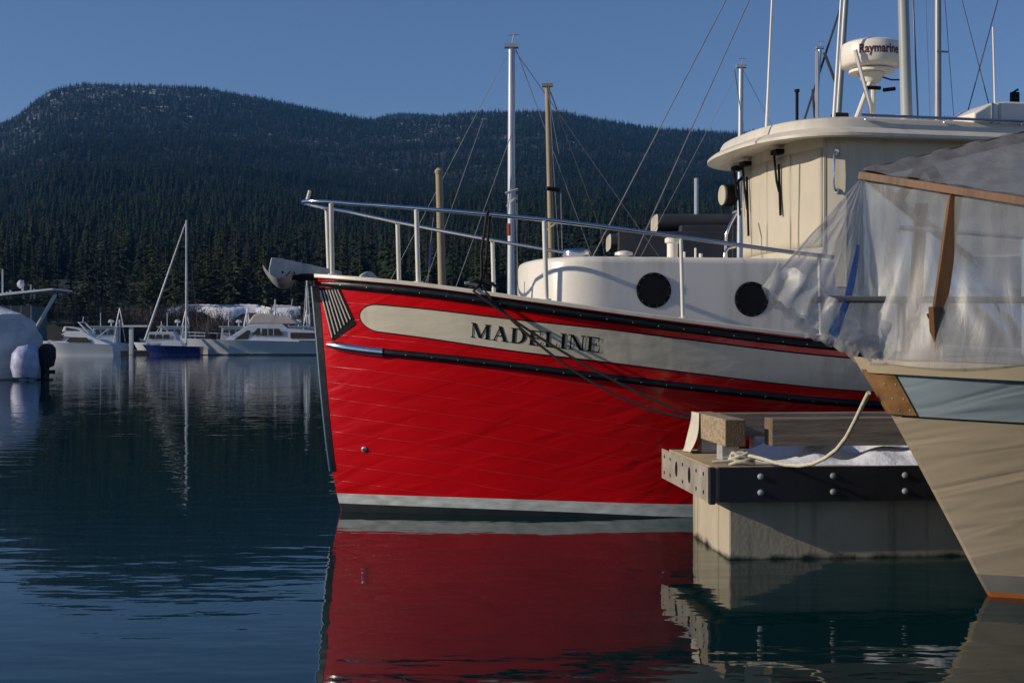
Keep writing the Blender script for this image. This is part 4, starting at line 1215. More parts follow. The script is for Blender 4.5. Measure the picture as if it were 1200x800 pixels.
seam = lambda u: 1.27 - 0.03 * (u + 0.7)
tan_strip('hull', M['tan'], lambda u: 0.16, seam, 0.0, 18)
tan_strip('blue_strake', M['bluegrey'], lambda u: seam(u) + 0.006, lambda u: tsheer(u) - 0.10, 0.0, 8)
tan_strip('gunwale', M['tanguard'], lambda u: tsheer(u) - 0.10, tsheer, 0.028, 5)
tan_strip('bottom_band', M['watersheen'], lambda u: 0.035, lambda u: 0.16, 0.0, 4)
tan_strip('boot_line', M['orange'], lambda u: -0.35, lambda u: 0.035, 0.001, 4)
mb = MB()
mb.grid([[tpt(u, seam(u) + 0.003 + d, 0.004, 1) for u in np.linspace(tstem(1.27) + 0.03, 5, 40)] for d in (-0.006, 0.006)])
mb.build('seam_line', M['black'], wboat)
# worn wooden stem piece
mb = MB(); rows = []
for z in np.linspace(1.285, 1.595, 8):
    u = tstem(z); w_ = 0.115
    rows.append([Tb.w(u - 0.02, -0.05, z), Tb.w(u - 0.02, 0.05, z), tpt(u + 0.04, z, 0.012), tpt(u + w_ * 0.6, z, 0.012), tpt(u + w_, z, 0.012), tpt(u + w_, z, -0.01)])
mb.grid(rows); stem_piece = mb.build('stem_piece', M['bronze'], wboat, smooth=30)
for z in (1.32, 1.40, 1.50, 1.58):
    for k_ in (0.04, 0.095):
        c = tpt(tstem(z) + k_, z, 0.012); c1 = tpt(tstem(z) + k_, z, 0.5)
        MB().lathe([(0.007, 0), (0.006, 0.004)], c, c1 - c, 8).build('screw', M['galv'], stem_piece)
mb = MB(); rows = []
for s in s_range(0.0, 7.5, 30, 1.5):
    u = s + tstem(1.66); rows.append([Tb.w(u, thv(u, tsheer(u)) * t, tsheer(u) - 0.01 + 0.06 * (1 - t*t)) for t in np.linspace(-1, 1, 9)])
mb.grid(rows); mb.build('deck', pm('worn_deck', (0.20, 0.20, 0.19), 0.7, var=0.2, bump=0.2), wboat, smooth=50)
tu0, tz0 = Tb.solve(908, 345, 0)
mb = MB(); mb.fbox(Tb, tu0 + 0.30, 0.4, -0.16, 0.16, 2.06, 2.10)
mb.tube([Tb.w(-0.6, 0.1, 1.66), Tb.w(-0.6, 0.1, 2.06)], 0.03, 8); mb.tube([Tb.w(-0.6, -0.1, 1.66), Tb.w(-0.6, -0.1, 2.06)], 0.03, 8)
mb.build('pulpit', pm('dark_wood', (0.22, 0.20, 0.18), 0.6, var=0.3), wboat, bevel=0.008)
a_ = Tb.solve(1055, 267, -0.15); b_ = Tb.solve(1200, 278, -0.15)
mb = MB().tube([Tb.w(a_[0] - 0.02, -0.15, a_[1] - 0.02), Tb.w(a_[0], -0.15, a_[1]), Tb.w(b_[0], -0.15, b_[1]), Tb.w(b_[0] + 2, -0.15, b_[1] - 0.1)], 0.018, 8)
mb.tube([Tb.w(b_[0], -0.15, b_[1]), Tb.w(b_[0], -0.15, 1.68)], 0.018, 8)
mb.build('bow_rail', M['steel'], wboat, smooth=40)
# cabin of that boat further aft (behind the plastic, beyond the frame's edge)
MB().fbox(Tb, 1.9, 5.0, -0.9, 0.9, 1.55, 2.35).build('cabin', M['white'], wboat, bevel=0.05)

cover = thing('boat_cover', 'clear plastic tent on a rough wooden frame over the bow of the tan boat', 'cover', Tb.w(0, 0, 1.7))
P0 = Vector((-0.914, 0.0, 2.945))
EN = Vector((0.55, 1.51, 2.452)); RG = Vector((0.25, 0.0, 3.23)); RG2 = Vector((2.6, 0.0, 3.36))
W3 = lambda q: Tb.w(q.x, q.y, q.z)
up0 = Vector((0, 0, 1))
eq = lambda t, sd=1: Vector((lerp(P0.x, EN.x, t), lerp(0, EN.y, t) * sd, lerp(P0.z, EN.z, t)))
MB().beam(W3(P0) + Vector((-0.03, 0, 0)), W3(eq(1)), 0.04, 0.055).build('eave_beam', M['wood'], cover, bevel=0.004)
MB().beam(W3(P0) + Vector((0.03, 0.05, 0)), W3(eq(1, -1)), 0.045, 0.07).build('eave_beam', M['wood'], cover, bevel=0.004)
MB().beam(W3(P0) + Vector((0.02, 0.02, 0.012)), W3(RG), 0.04, 0.075).beam(W3(RG), W3(RG2), 0.04, 0.075).build('ridge_beam', pm('dark_lumber', (0.07, 0.035, 0.02), 0.6, var=0.3), cover, bevel=0.004)
pt = eq(0.315); pb = Vector((-0.588, 0.47, 1.80))
pt2 = W3(pt) - Vector((0, -0.03, 0.03)); pb2 = W3(Vector((-0.575, 0.44, 1.88)))
MB().beam(pt2, pb2, 0.045, 0.085, Vector((1, 0, 0))).build('post', M['wood'], cover, bevel=0.004)
MB().beam(W3(Vector((-0.60, 0.455, 2.02))), W3(Vector((-0.575, 0.44, 1.655))), 0.05, 0.06, Vector((1, 0.4, 0))).beam(W3(Vector((-0.60, 0.40, 1.98))), W3(Vector((-0.52, 0.40, 1.655))), 0.03, 0.06, Vector((1, 0, 0))).build('post_foot', M['wood'], cover, bevel=0.004)
a_ = Tb.solve(1080, 196, -0.42); b_ = Tb.solve(1068, 352, -0.42)
MB().beam(Tb.w(a_[0], -0.42, min(a_[1], 2.80)), Tb.w(b_[0], -0.42, 1.66), 0.05, 0.085, Vector((1, 0, 0))).build('post', M['wood'], cover, bevel=0.004)
a_ = Tb.solve(1080, 180, 0.0)
MB().beam(Tb.w(a_[0] - 0.16, -0.02, 2.78), Tb.w(a_[0] + 0.02, -0.02, 3.03), 0.03, 0.07).beam(Tb.w(a_[0] + 0.22, -0.02, 2.78), Tb.w(a_[0] + 0.05, -0.02, 3.03), 0.03, 0.07).build('brace', M['wood'], cover, bevel=0.004)

tip_u, tip_z = Tb.solve(893, 336, 0)
TIP = Vector((tip_u, 0, tip_z))


def low(t, sd):
    """lower edge of the plastic: pulpit tip, down under the pulpit to the stem head, then along the gunwale"""
    if t < 0.24:
        k_ = t / 0.24; a_ = TIP; b_ = Vector((tstem(1.68) - 0.01, 0.10, 1.70))
        q = lerp(a_, b_, k_); q.z -= 0.07 * math.sin(math.pi * k_); q.y = 0.10 * k_ + 0.16 * math.sin(k_ * math.pi) ** 0.8 + 0.012 * math.sin(k_ * 40)
        q.z += 0.010 * math.sin(k_ * 55)
    else:
        s = (t - 0.24) / 0.76 * 3.2; u = s + tstem(1.66)
        q = Vector((u, thv(u, tsheer(u)) + 0.035, tsheer(u) - 0.03 - 0.03 * math.sin(s * 5)))
    return Vector((q.x, q.y * sd, q.z))


def upp(t, sd):
    if t < 0.26: return Vector((P0.x - 0.01, 0.004 * sd, P0.z - 0.01))
    k_ = (t - 0.26) / 0.74
    return eq(min(1, k_ * 1.25), sd) if k_ < 0.8 else eq(1, sd) + Vector(((k_ - 0.8) * 9, 0, 0))


def wall(t, s, sd, out=0.0):
    a_, b_ = upp(t, sd), low(t, sd); q = lerp(a_, b_, s)
    env = math.sin(math.pi * min(1, max(0, s))) ** 0.7
    w_ = 0.008 * math.sin(t * 95 + 2.2 * math.sin(s * 5 + t * 11)) * (0.25 + s) + 0.005 * math.sin(t * 41 + s * 13) + 0.003 * math.sin(t * 190 + s * 27)
    bl = -0.05 * math.sin(math.pi * s) * (1 if t > 0.2 else 0.5)
    if s > 0.8 and t < 0.26: w_ += 0.016 * math.sin(s * 90 + t * 160) * math.sin(t * 70) * (s - 0.8) * 5
    q = q + Vector((-0.35, sd * 0.9, 0)) * ((w_ + bl) * env + out)
    return q


mb = MB()
for sd in (1, -1):
    mb.grid([[W3(wall(t, s, sd)) for t in np.linspace(0, 1, 170)] for s in np.linspace(0, 1, 46)])
    rows = []
    for s in np.linspace(0, 1, 14):
        row = []
        for k_ in np.linspace(0, 1, 60):
            e = eq(min(1, k_ * 1.5), sd) if k_ < 0.667 else eq(1, sd) + Vector(((k_ - 0.667) * 6, 0, 0)); e = e + Vector((0, 0, 0.035))
            r_ = lerp(P0, RG, k_ / 0.5) if k_ < 0.5 else lerp(RG, RG2, (k_ - 0.5) / 0.5); r_ = r_ + Vector((0, 0, 0.045))
            q = lerp(r_, e, s); q.z += -0.05 * math.sin(math.pi * s) * k_ + 0.006 * math.sin(k_ * 60 + s * 7)
            row.append(W3(q))
        rows.append(row)
    mb.grid(rows)

# the film gathered in soft folds round the pulpit
for lay in range(1):
    for sd in (1, -1):
        rows = []
        for w in np.linspace(0, 1, 10):
            row = []
            for t in np.linspace(0.0, 0.26, 80):
                q = low(t, sd); ph = lay * 1.7
                fold = 0.018 * math.sin(t * 95 + w * 3.2 + ph) + 0.008 * math.sin(t * 210 - w * 5 + ph * 2)
                up_ = (0.17 + 0.06 * math.sin(t * 23 + ph)) * w - 0.02 * lay - 0.02 * math.sin(t * 60 + ph) * (1 - w)
                row.append(W3(q + Vector((0.10 * w + 0.3 * fold, sd * (0.014 + 0.016 * lay + fold * (0.35 + w)), up_))))
            rows.append(row)
        mb.grid(rows)


def plastic_mat():
    m = bpy.data.materials.new('clear_plastic_film'); m.use_nodes = True
    N, L = m.node_tree.nodes, m.node_tree.links; N.remove(N['Principled BSDF']); out = N['Material Output']
    tr = N.new('ShaderNodeBsdfTransparent'); tr.inputs[0].default_value = (0.93, 0.94, 0.95, 1)
    df = N.new('ShaderNodeBsdfDiffuse'); df.inputs[0].default_value = (0.74, 0.76, 0.77, 1)
    tl = N.new('ShaderNodeBsdfTranslucent'); tl.inputs[0].default_value = (0.72, 0.74, 0.76, 1)
    gl = N.new('ShaderNodeBsdfGlossy'); gl.inputs['Roughness'].default_value = 0.34; gl.inputs[0].default_value = (0.9, 0.9, 0.9, 1)
    tc = N.new('ShaderNodeTexCoord'); mp = N.new('ShaderNodeMapping'); mp.inputs['Scale'].default_value = (4.5, 4.5, 0.9); L.new(tc.outputs['Object'], mp.inputs[0])
    n1 = N.new('ShaderNodeTexNoise'); n1.inputs['Scale'].default_value = 2.2; n1.inputs['Detail'].default_value = 3.5; n1.inputs['Distortion'].default_value = 0.8; L.new(mp.outputs[0], n1.inputs['Vector'])
    bp_ = N.new('ShaderNodeBump'); bp_.inputs['Strength'].default_value = 0.5; bp_.inputs['Distance'].default_value = 0.007; L.new(n1.outputs[0], bp_.inputs['Height'])
    for s in (df, tl, gl): L.new(bp_.outputs[0], s.inputs['Normal'])
    mr = N.new('ShaderNodeMapRange'); mr.inputs[1].default_value = 0.35; mr.inputs[2].default_value = 0.72; mr.inputs[3].default_value = 0.25; mr.inputs[4].default_value = 0.37; L.new(n1.outputs[0], mr.inputs[0])
    a1 = N.new('ShaderNodeMixShader'); a1.inputs[0].default_value = 0.45; L.new(df.outputs[0], a1.inputs[1]); L.new(tl.outputs[0], a1.inputs[2])
    a2 = N.new('ShaderNodeMixShader'); L.new(mr.outputs[0], a2.inputs[0]); L.new(tr.outputs[0], a2.inputs[1]); L.new(a1.outputs[0], a2.inputs[2])
    fr = N.new('ShaderNodeFresnel'); fr.inputs[0].default_value = 1.45; L.new(bp_.outputs[0], fr.inputs['Normal'])
    a3 = N.new('ShaderNodeMixShader'); fm = N.new('ShaderNodeMath'); fm.operation = 'MULTIPLY'; fm.inputs[1].default_value = 0.5; L.new(fr.outputs[0], fm.inputs[0]); L.new(fm.outputs[0], a3.inputs[0]); L.new(a2.outputs[0], a3.inputs[1]); L.new(gl.outputs[0], a3.inputs[2])
    L.new(a3.outputs[0], out.inputs[0])
    return m


sheet = mb.build('plastic_sheet', plastic_mat(), cover, smooth=70)
mb = MB(); rows = []
for s in np.linspace(0.40, 0.985, 26):
    tc_ = lerp(0.205, 0.150, (s - 0.4) / 0.585)
    rows.append([W3(wall(tc_ + d, s, 1, 0.006)) for d in (-0.0105 * (1.6 - s * 0.6), 0, 0.0105 * (1.6 - s * 0.6))])
mb.grid(rows); mb.build('blue_tape', pm('blue_tape', (0.08, 0.21, 0.60), 0.4, var=0.3, vs=12), sheet, smooth=60)

# pale rope from the dock cleat up to the bow of the wrapped boat
rp_ = [P(868, 534, 10.62), P(880, 534, 10.58), P(892, 537, 10.5), P(905, 541, 10.42), P(920, 544.5, 10.33), P(937, 545.5, 10.22), P(953, 543, 10.08), P(968, 536, 9.9), P(981, 526, 9.7), P(992, 512, 9.5), P(1002, 493, 9.28), P(1011, 474, 9.08), P(1018, 460, 8.93)]
for p_ in rp_[:4]: p_.z = max(p_.z, ZT + 0.018)
line('mooring_rope', rp_, 0.016, M['rope'], 'pale rope drooping from the dock cleat up to the bow of the wrapped boat', 'rope')
ck = P(868, 534, 10.62); ck.z = ZT
kn = MB()
for i in range(4):
    rr = 0.10 - 0.012 * i
    kn.tube([ck + Vector((rr * 1.1 * math.cos(a + i), 0.55 * rr * math.sin(a + i), 0.02 + 0.022 * i + 0.012 * math.sin(3 * a))) for a in np.linspace(0, 6.1, 18)], 0.015, 6)
kn.tube([ck + Vector((-0.02, 0, 0.05)), ck + Vector((-0.1, -0.03, 0.03)), ck + Vector((-0.24, -0.02, 0.022))], 0.014, 6)
tag(kn.build('rope_coil', M['rope'], None, smooth=60, origin=ck), 'knotted pale rope wound round the low cleat at the dock corner', 'rope')
cm = MB().tube([ck + Vector((-0.15, 0, 0.055)), ck + Vector((0, 0, 0.06)), ck + Vector((0.15, 0, 0.055))], [0.012, 0.018, 0.012], 8); cm.box(ck + Vector((0, 0, 0.025)), (0.09, 0.05, 0.06))
cm.build('cleat', M['galv'], dock, smooth=40)

# ------------------------------------------------------------------ boats and masts further off


def simple_hull(fr, L, Bm, zb, zs, rake=0.8, wl=0.72, n=18, full=0.42):
    """returns MB of both sides, transom and deck; u = 0 at the stem waterline"""
    mb = MB(); U = np.linspace(0, L, n)
    sh_ = lambda s: zb + (zs - zb) * (s / L) ** 0.8
    hb_ = lambda s: Bm / 2 * (1 - max(0, 1 - s / (full * L)) ** 2.1)
    g = {}
    for sd in (1, -1):
        rr = []
        for f in (-0.25, 0.0, 0.33, 0.66, 1.0):
            rr.append([fr.w(s - rake * max(f, 0) * (1 - s / L), sd * (0.02 + hb_(s) * lerp(wl, 1.0, max(0, f) ** 1.2)), f * sh_(s)) for s in U])
        mb.grid(rr); g[sd] = rr
    mb.add([r[-1] for r in g[1]] + [r[-1] for r in reversed(g[-1])], [tuple(range(10))])
    mb.grid([g[1][-1], g[-1][-1]])
    return mb, sh_


def profile(fr, poly, w0, w1=None):
    """cabin from a side profile (u, z), extruded across the beam with tumblehome"""
    w1 = w1 if w1 is not None else w0
    zs = [z for _, z in poly]; z0_, z1_ = min(zs), max(zs)
    wd = lambda z: lerp(w0, w1, (z - z0_) / max(1e-6, z1_ - z0_))
    n = len(poly); vs = [fr.w(u, wd(z), z) for u, z in poly] + [fr.w(u, -wd(z), z) for u, z in poly]
    return MB().add(vs, [tuple(range(n)), tuple(range(n, 2*n))[::-1]] + [(i, n+i, n+(i+1) % n, (i+1) % n) for i in range(n)])


def panel(fr, poly, v, t=0.03):
    """thin proud window on the near side"""
    return MB().prism([fr.w(u, v, z) for u, z in poly], fr.p * t)


M['fwhite'] = pm('white_boat_paint', (0.66, 0.69, 0.72), 0.35, var=0.08, vs=0.6)
M['fblue'] = pm('navy_boat_paint', (0.012, 0.022, 0.13), 0.3, var=0.1)
M['fdark'] = pm('dark_float', (0.018, 0.018, 0.02), 0.8, var=0.2)
M['fcanvas'] = pm('beige_canvas', (0.58, 0.50, 0.44), 0.8, var=0.1, bump=0.2, bs=3)
M['fteal'] = pm('teal_canvas', (0.15, 0.30, 0.34), 0.6, var=0.1)

# far dock float
fd = thing('far_dock', 'low dark floating dock along the moored boats near the far shore', 'dock', ((255 - CX) / FPX * 153, 154.5, 0))
MB().box(((262 - CX) / FPX * 153, 154.6, 0.15), (30, 1.6, 0.6)).build('float', M['fdark'], fd)
MB().box(((262 - CX) / FPX * 153, 154.6, 0.49), (30.2, 1.7, 0.08)).build('deck', M['greytimber'], fd)
td = thing('dock_gantry', 'pale T-shaped post standing at the end of the far floating dock', 'post', ((153 - CX) / FPX * 152, 152, 0))
MB().box(P(154, 399, 152), (0.45, 0.4, 3.4)).build('post', M['fwhite'], td, bevel=0.05)
MB().box(P(159, 382, 152), (2.9, 0.7, 0.22)).build('crossbar', M['fwhite'], td)
# two bollard floats / pontoon under the sailing boat
# --- big motor yacht
Y1 = Fr((226 - CX) / FPX * 150, 150.5, 3)
yt = thing('motor_yacht', 'long white motor yacht with dark windows and a beige canvas flybridge cover', 'boat', Y1.w(6, 0, 0))
hb, _ = simple_hull(Y1, 16.5, 4.6, 2.0, 1.5, 1.6); hb.build('hull', M['fwhite'], yt, smooth=40)
stp = MB(); stp.grid([[Y1.w(s, 0.04 + 2.3 * (1 - max(0, 1 - s/6.9)**2.1) * 0.735, z) for s in np.linspace(-0.05, 16.4, 24)] for z in (0.02, 0.30)]); stp.build('boot_stripe', M['fdark'], yt)
profile(Y1, [(4.0, 1.75), (5.2, 2.6), (6.6, 3.5), (7.4, 3.62), (10.6, 3.62), (11.2, 3.1), (15.6, 2.7), (15.6, 1.5)], 1.9, 1.7).build('cabin', M['fwhite'], yt, bevel=0.06)
for poly in ([(7.0, 2.35), (7.7, 3.15), (8.0, 3.15), (8.0, 2.35)], [(8.2, 2.3), (8.2, 3.1), (10.2, 3.1), (10.7, 2.3)], [(11.5, 1.95), (11.5, 2.65), (14.8, 2.6), (14.8, 1.95)], [(12.5, 1.55), (12.5, 1.72), (14.8, 1.68), (14.8, 1.5)]):
    panel(Y1, poly, 1.88, 0.04).build('window', M['glass'], yt)
for du in (8.85, 9.5): panel(Y1, [(du, 2.3), (du, 3.1), (du + 0.08, 3.1), (du + 0.08, 2.3)], 1.925, 0.02).build('window_bar', M['fwhite'], yt)
panel(Y1, [(5.0, 1.85), (6.5, 2.9), (6.9, 2.9), (6.6, 1.85)], 1.86, 0.04).build('windscreen', M['glass'], yt)
profile(Y1, [(6.4, 3.6), (7.2, 4.75), (7.9, 4.95), (11.5, 4.35), (12.6, 3.6)], 1.7, 1.45).build('canvas_cover', M['fcanvas'], yt, bevel=0.15)
rl = MB(); rl.tube([Y1.w(-1.2, 0.1, 2.7), Y1.w(1.5, 1.35, 2.6), Y1.w(4.5, 2.0, 2.5)], 0.03, 5)
for u_, v_ in ((-1.1, 0.12), (0.3, 0.9), (1.5, 1.35), (3, 1.75), (4.5, 2.0)): rl.tube([Y1.w(u_, v_, 1.9), Y1.w(u_, v_, 2.65)], 0.03, 5)
rl.build('bow_rail', M['fwhite'], yt)
rd = MB(); rd.lathe([(0.5, 0), (0.55, 0.15), (0.4, 0.3)], Y1.w(11.2, 0, 5.0), n=12); rd.tube([Y1.w(11.6, 0.4, 3.6), Y1.w(11.2, 0, 5.0)], 0.08, 6); rd.tube([Y1.w(11.6, -0.4, 3.6), Y1.w(11.2, 0, 5.0)], 0.08, 6); rd.tube([Y1.w(11.3, 0, 5.2), Y1.w(11.5, 0, 6.6)], 0.04, 5)
rd.build('radar_arch', M['fwhite'], yt, smooth=40)
# --- express cruiser
C1 = Fr((53 - CX) / FPX * 144, 144, -3)
ct = thing('cabin_cruiser', 'white cabin cruiser with a slanted dark side window left of the blue sailing boat', 'boat', C1.w(4, 0, 0))
hb, _ = simple_hull(C1, 8.2, 3.0, 1.75, 1.2, 1.2); hb.build('hull', M['fwhite'], ct, smooth=40)
profile(C1, [(0.6, 1.55), (2.2, 2.35), (2.9, 2.7), (4.7, 2.75), (6.3, 1.9), (8.0, 1.25)], 1.35, 1.1).build('cabin', M['fwhite'], ct, bevel=0.05)
panel(C1, [(2.9, 1.55), (3.4, 2.1), (5.3, 2.05), (5.9, 1.45)], 1.38, 0.04).build('window', M['glass'], ct)
panel(C1, [(1.0, 1.75), (2.1, 2.4), (2.7, 2.35), (2.4, 1.75)], 1.32, 0.05).build('windscreen', M['glass'], ct)
fb = profile(C1, [(2.4, 2.7), (2.6, 3.3), (4.4, 3.0), (5.0, 2.65)], 1.1, 1.0); fb.build('flybridge', M['fwhite'], ct, bevel=0.04)
panel(C1, [(2.75, 2.85), (2.85, 3.2), (4.1, 2.98), (4.3, 2.8)], 1.1, 0.03).build('window', M['glass'], ct)
ar = MB(); ar.tube([C1.w(5.4, 1.0, 2.5), C1.w(4.2, 0.9, 3.75), C1.w(4.2, -0.9, 3.75), C1.w(5.4, -1.0, 2.5)], 0.09, 6); ar.tube([C1.w(4.3, 0, 3.75), C1.w(4.4, 0, 4.4)], 0.04, 5); ar.build('radar_arch', M['fwhite'], ct)
ld = MB(); ld.tube([C1.w(6.2, 1.0, 1.9), C1.w(7.6, 1.0, 3.0), C1.w(8.2, 1.0, 1.9), C1.w(6.2, 1.0, 1.9)], 0.06, 6); ld.build('canopy_frame', M['fwhite'], ct)
# --- small white cruiser behind the sailing boat
C2 = Fr((164 - CX) / FPX * 158, 158, 4)
ct = thing('pilot_boat', 'small white pilot house boat behind the bow of the blue sailing boat', 'boat', C2.w(3, 0, 0))
hb, _ = simple_hull(C2, 7.4, 2.7, 1.5, 1.2, 0.8); hb.build('hull', M['fwhite'], ct, smooth=40)
profile(C2, [(0.9, 1.3), (1.3, 2.5), (1.2, 2.75), (4.3, 2.8), (5.0, 1.2)], 1.2, 1.1).build('cabin', M['fwhite'], ct, bevel=0.05)
for a in (1.35, 2.2, 3.1): panel(C2, [(a, 1.95), (a + 0.05, 2.45), (a + 0.7, 2.45), (a + 0.7, 1.95)], 1.19, 0.03).build('window', M['glass'], ct)
mb = MB(); mb.tube([C2.w(2.6, 0, 2.7), C2.w(2.6, 0, 4.1)], 0.05, 6); mb.tube([C2.w(2.0, 0, 2.7), C2.w(2.6, 0, 3.8), C2.w(3.4, 0, 2.75)], 0.04, 5); mb.build('mast', M['fwhite'], ct)


def sailboat(name, label, fr, L, Bm, hullmat, mast_u, mast_px_top, mastmat, r, zb=1.3, extra=(), grp=None, boom=True, stays=True, furl=False, cap=True, vane=True):
    t = thing(name, label, 'boat', fr.w(L/2, 0, 0), grp)
    hb, _ = simple_hull(fr, L, Bm, zb, zb - 0.25, 0.9); hb.build('hull', hullmat, t, smooth=40)
    profile(fr, [(L*0.22, zb - 0.15), (L*0.30, zb + 0.35), (L*0.62, zb + 0.42), (L*0.66, zb - 0.2)], Bm*0.30, Bm*0.25).build('cabin', M['fwhite'], t, bevel=0.04)
    base = fr.w(mast_u, 0, zb - 0.1); D = base.y
    if mast_px_top is None: top = fr.w(mast_u, 0, L * 1.25)
    else: top = P(mast_px_top[0], mast_px_top[1], D)
    mb = MB().tube([base, lerp(base, top, 0.5), top], [r, r * 0.95, r * 0.82], 10)
    if cap:
        mb.box(top + Vector((0, 0, 0.0)), (r * 3.4, r * 2, r * 0.9)); vane and mb.tube([top, top + Vector((r * .5, 0, r * 2.7))], r * 0.18, 5); vane and mb.tube([top + Vector((-r * 0.8, 0, r * 2.6)), top + Vector((r * 1.8, 0, r * 2.8))], r * 0.16, 5)
    ms = mb.build('mast', mastmat, t, smooth=40)
    hgt = top.z - base.z
    sp = lerp(base, top, 0.52)
    MB().tube([sp - fr.p * Bm * 0.30, sp, sp + fr.p * Bm * 0.30], r * 0.35, 6).build('spreader', mastmat, ms)
    if boom: MB().tube([base + Vector((0, 0, 1.1)), base + Vector((0, 0, 1.05)) + fr.a * L * 0.36], r * 0.7, 8).build('boom', mastmat, t, smooth=40)
    if stays:
        wr = max(0.006, r * 0.075)
        for e in (fr.w(-0.5, 0, zb), fr.w(L - 0.2, 0, zb - 0.2)): MB().tube([top, e], wr, 5).build('stay', M['wire'], t)
        for sd in (1, -1): MB().tube([lerp(base, top, 0.97), sp + fr.p * sd * Bm * 0.30, fr.w(mast_u + 0.1, sd * Bm * 0.44, zb - 0.1)], wr, 5).build('shroud', M['wire'], t)
    if furl: MB().tube([lerp(fr.w(-0.7, 0, zb + 0.2), top, 0.02), lerp(fr.w(-0.7, 0, zb + 0.2), top, 0.5), lerp(fr.w(-0.7, 0, zb + 0.2), top, 0.97)], [0.13, 0.10, 0.05], 8).build('furled_sail', M['fwhite'], t, smooth=50)
    for (p0, p1, rr, mt) in extra: MB().tube([p0, p1], rr, 5).build('rigging_wire', mt, t)
    return t


S1 = Fr((176 - CX) / FPX * 148, 148, 2)
t = sailboat('sailboat', 'blue hulled sailing boat with bare mast and furled foresail near the far dock', S1, 5.9, 2.3, M['fblue'], 4.15, (218.5, 258), M['fwhite'], 0.12, 1.25, furl=True, cap=False)
M['orange0'] = pm('faded_red_buoy', (0.35, 0.06, 0.03), 0.6)
M['mastA'] = pm('pale_mast', (0.50, 0.53, 0.57), 0.4, 0.35, var=0.1, vs=1)
# row behind the red boat: hulls are hidden, masts show above it
SA = Fr((600 - CX) / FPX * 30 - 3.4, 30.0, 6)
sailboat('sailboat', 'sailing boat behind the red bow with the tall pale aluminium mast', SA, 9.2, 2.9, M['fwhite'], 3.4, (599.5, 54), M['mastA'], 0.098, 1.15, grp=None, boom=False, cap=True,
         extra=[(P(604, 56, 30.3), P(697, 310, 30.6), 0.010, M['wire']), (P(602, 150, 30.3), P(604, 340, 30.3), 0.009, M['wire']), (P(602, 150, 30.2), P(531, 345, 30.2), 0.010, M['wire']), (P(566, 140, 30.4), P(492, 350, 30.4), 0.010, M['wire']), (P(508, 255, 30.1), P(504, 290, 30.1), 0.010, M['wire']), (P(505, 284, 30.1), P(503, 312, 30.1), 0.035, M['fblue']), (P(503, 312, 30.1), P(500, 345, 30.1), 0.010, M['wire']), (P(592, 227, 29.9), P(607, 222, 29.9), 0.035, M['mastA']), (P(606, 228, 29.9), P(606, 345, 29.9), 0.012, M['wire']), (P(596, 262, 29.9), P(596, 276, 29.9), 0.05, M['orange0'])])
SB = Fr((651 - CX) / FPX * 24.5 - 2.9, 24.5, 5)
sailboat('sailboat', 'boat behind the red cabin top with a tan wooden mast and dark cap', SB, 8.0, 2.6, M['fwhite'], 2.9, (641.5, 100), M['pile'], 0.062, 1.1, boom=False, stays=False, vane=False,
         extra=[(P(645, 108, 24.6), P(704, 270, 24.6), 0.012, M['dwire']), (P(704, 270, 24.6), P(713, 330, 24.6), 0.012, M['dwire']), (P(655, 180, 24.6), P(640, 98, 24.6), 0.008, M['wire']), (P(643, 100, 24.7), P(655, 300, 24.7), 0.008, M['wire']), (P(641, 221, 24.4), P(656, 223, 24.4), 0.045, M['black']), (P(657, 224, 24.4), P(659, 300, 24.4), 0.012, M['wire'])])
SD = Fr((868 - CX) / FPX * 37 - 4.0, 37.0, 4)
sailboat('sailboat', 'sailing boat left of the wheelhouse with a grey mast carrying a wind vane', SD, 9.0, 2.8, M['fwhite'], 4.0, (868.5, 78), M['mastA'], 0.085, 1.15, boom=False,
         extra=[(P(861, 82, 37.1), P(868, 130, 37.1), 0.012, M['dwire'])])
SE = Fr((960 - CX) / FPX * 31 - 3.5, 33.0, 4)
sailboat('sailboat', 'sailing boat behind the wheelhouse front with a thin twin-pole mast', SE, 8.6, 2.7, M['fwhite'], 3.5, (961, 56), M['mastA'], 0.06, 1.15, boom=False, stays=False,
         extra=[(P(957.5, 60, 33), P(957.5, 150, 33), 0.05, M['mastA']), (P(984, 12, 33.3), P(942, 142, 33.3), 0.03, M['dwire']), (P(966, 62, 33.2), P(985, 112, 33.2), 0.04, M['dwire']), (P(952, 105, 33.2), P(955, 145, 33.2), 0.03, M['dwire'])])
SF = Fr((994 - CX) / FPX * 26 - 3.0, 28.0, 4)
sailboat('sailboat', 'sailing boat with a dark mast rising just left of the radar dome', SF, 8.4, 2.6, M['fwhite'], 3.0, (995, -60), M['darkalu'], 0.075, 1.1, boom=False, stays=False)
SG = Fr((1104 - CX) / FPX * 23 - 2.8, 23.0, 4)
sailboat('sailboat', 'sailing boat with a grey mast rising between boat mast and raft canister', SG, 8.0, 2.6, M['fwhite'], 2.8, (1099, -40), M['darkalu'], 0.072, 1.1, boom=False, stays=False,
         extra=[(P(1098, 60, 23), P(1111, 61, 23), 0.02, M['darkalu']), (P(1105, -30, 23.2), P(1118, 140, 23.2), 0.006, M['wire']), (P(1084, -30, 23.2), P(1090, 140, 23.2), 0.006, M['wire'])])
# wooden piling left of those masts
pl = MB().tube([P(519, 420, 22) - Vector((0, 0, 3)), P(518, 330, 22), P(514.5, 204, 22)], [0.074, 0.069, 0.060], 12)
pl.lathe([(0.068, 0), (0.08, 0.05), (0.04, 0.10)], P(514.5, 204, 22), n=10)
pt_ = P(519, 420, 22); pt_.z = 0
tag(pl.build('piling', M['pile'], None, smooth=50, origin=pt_), 'slim tan wooden piling behind the bow railing', 'piling')

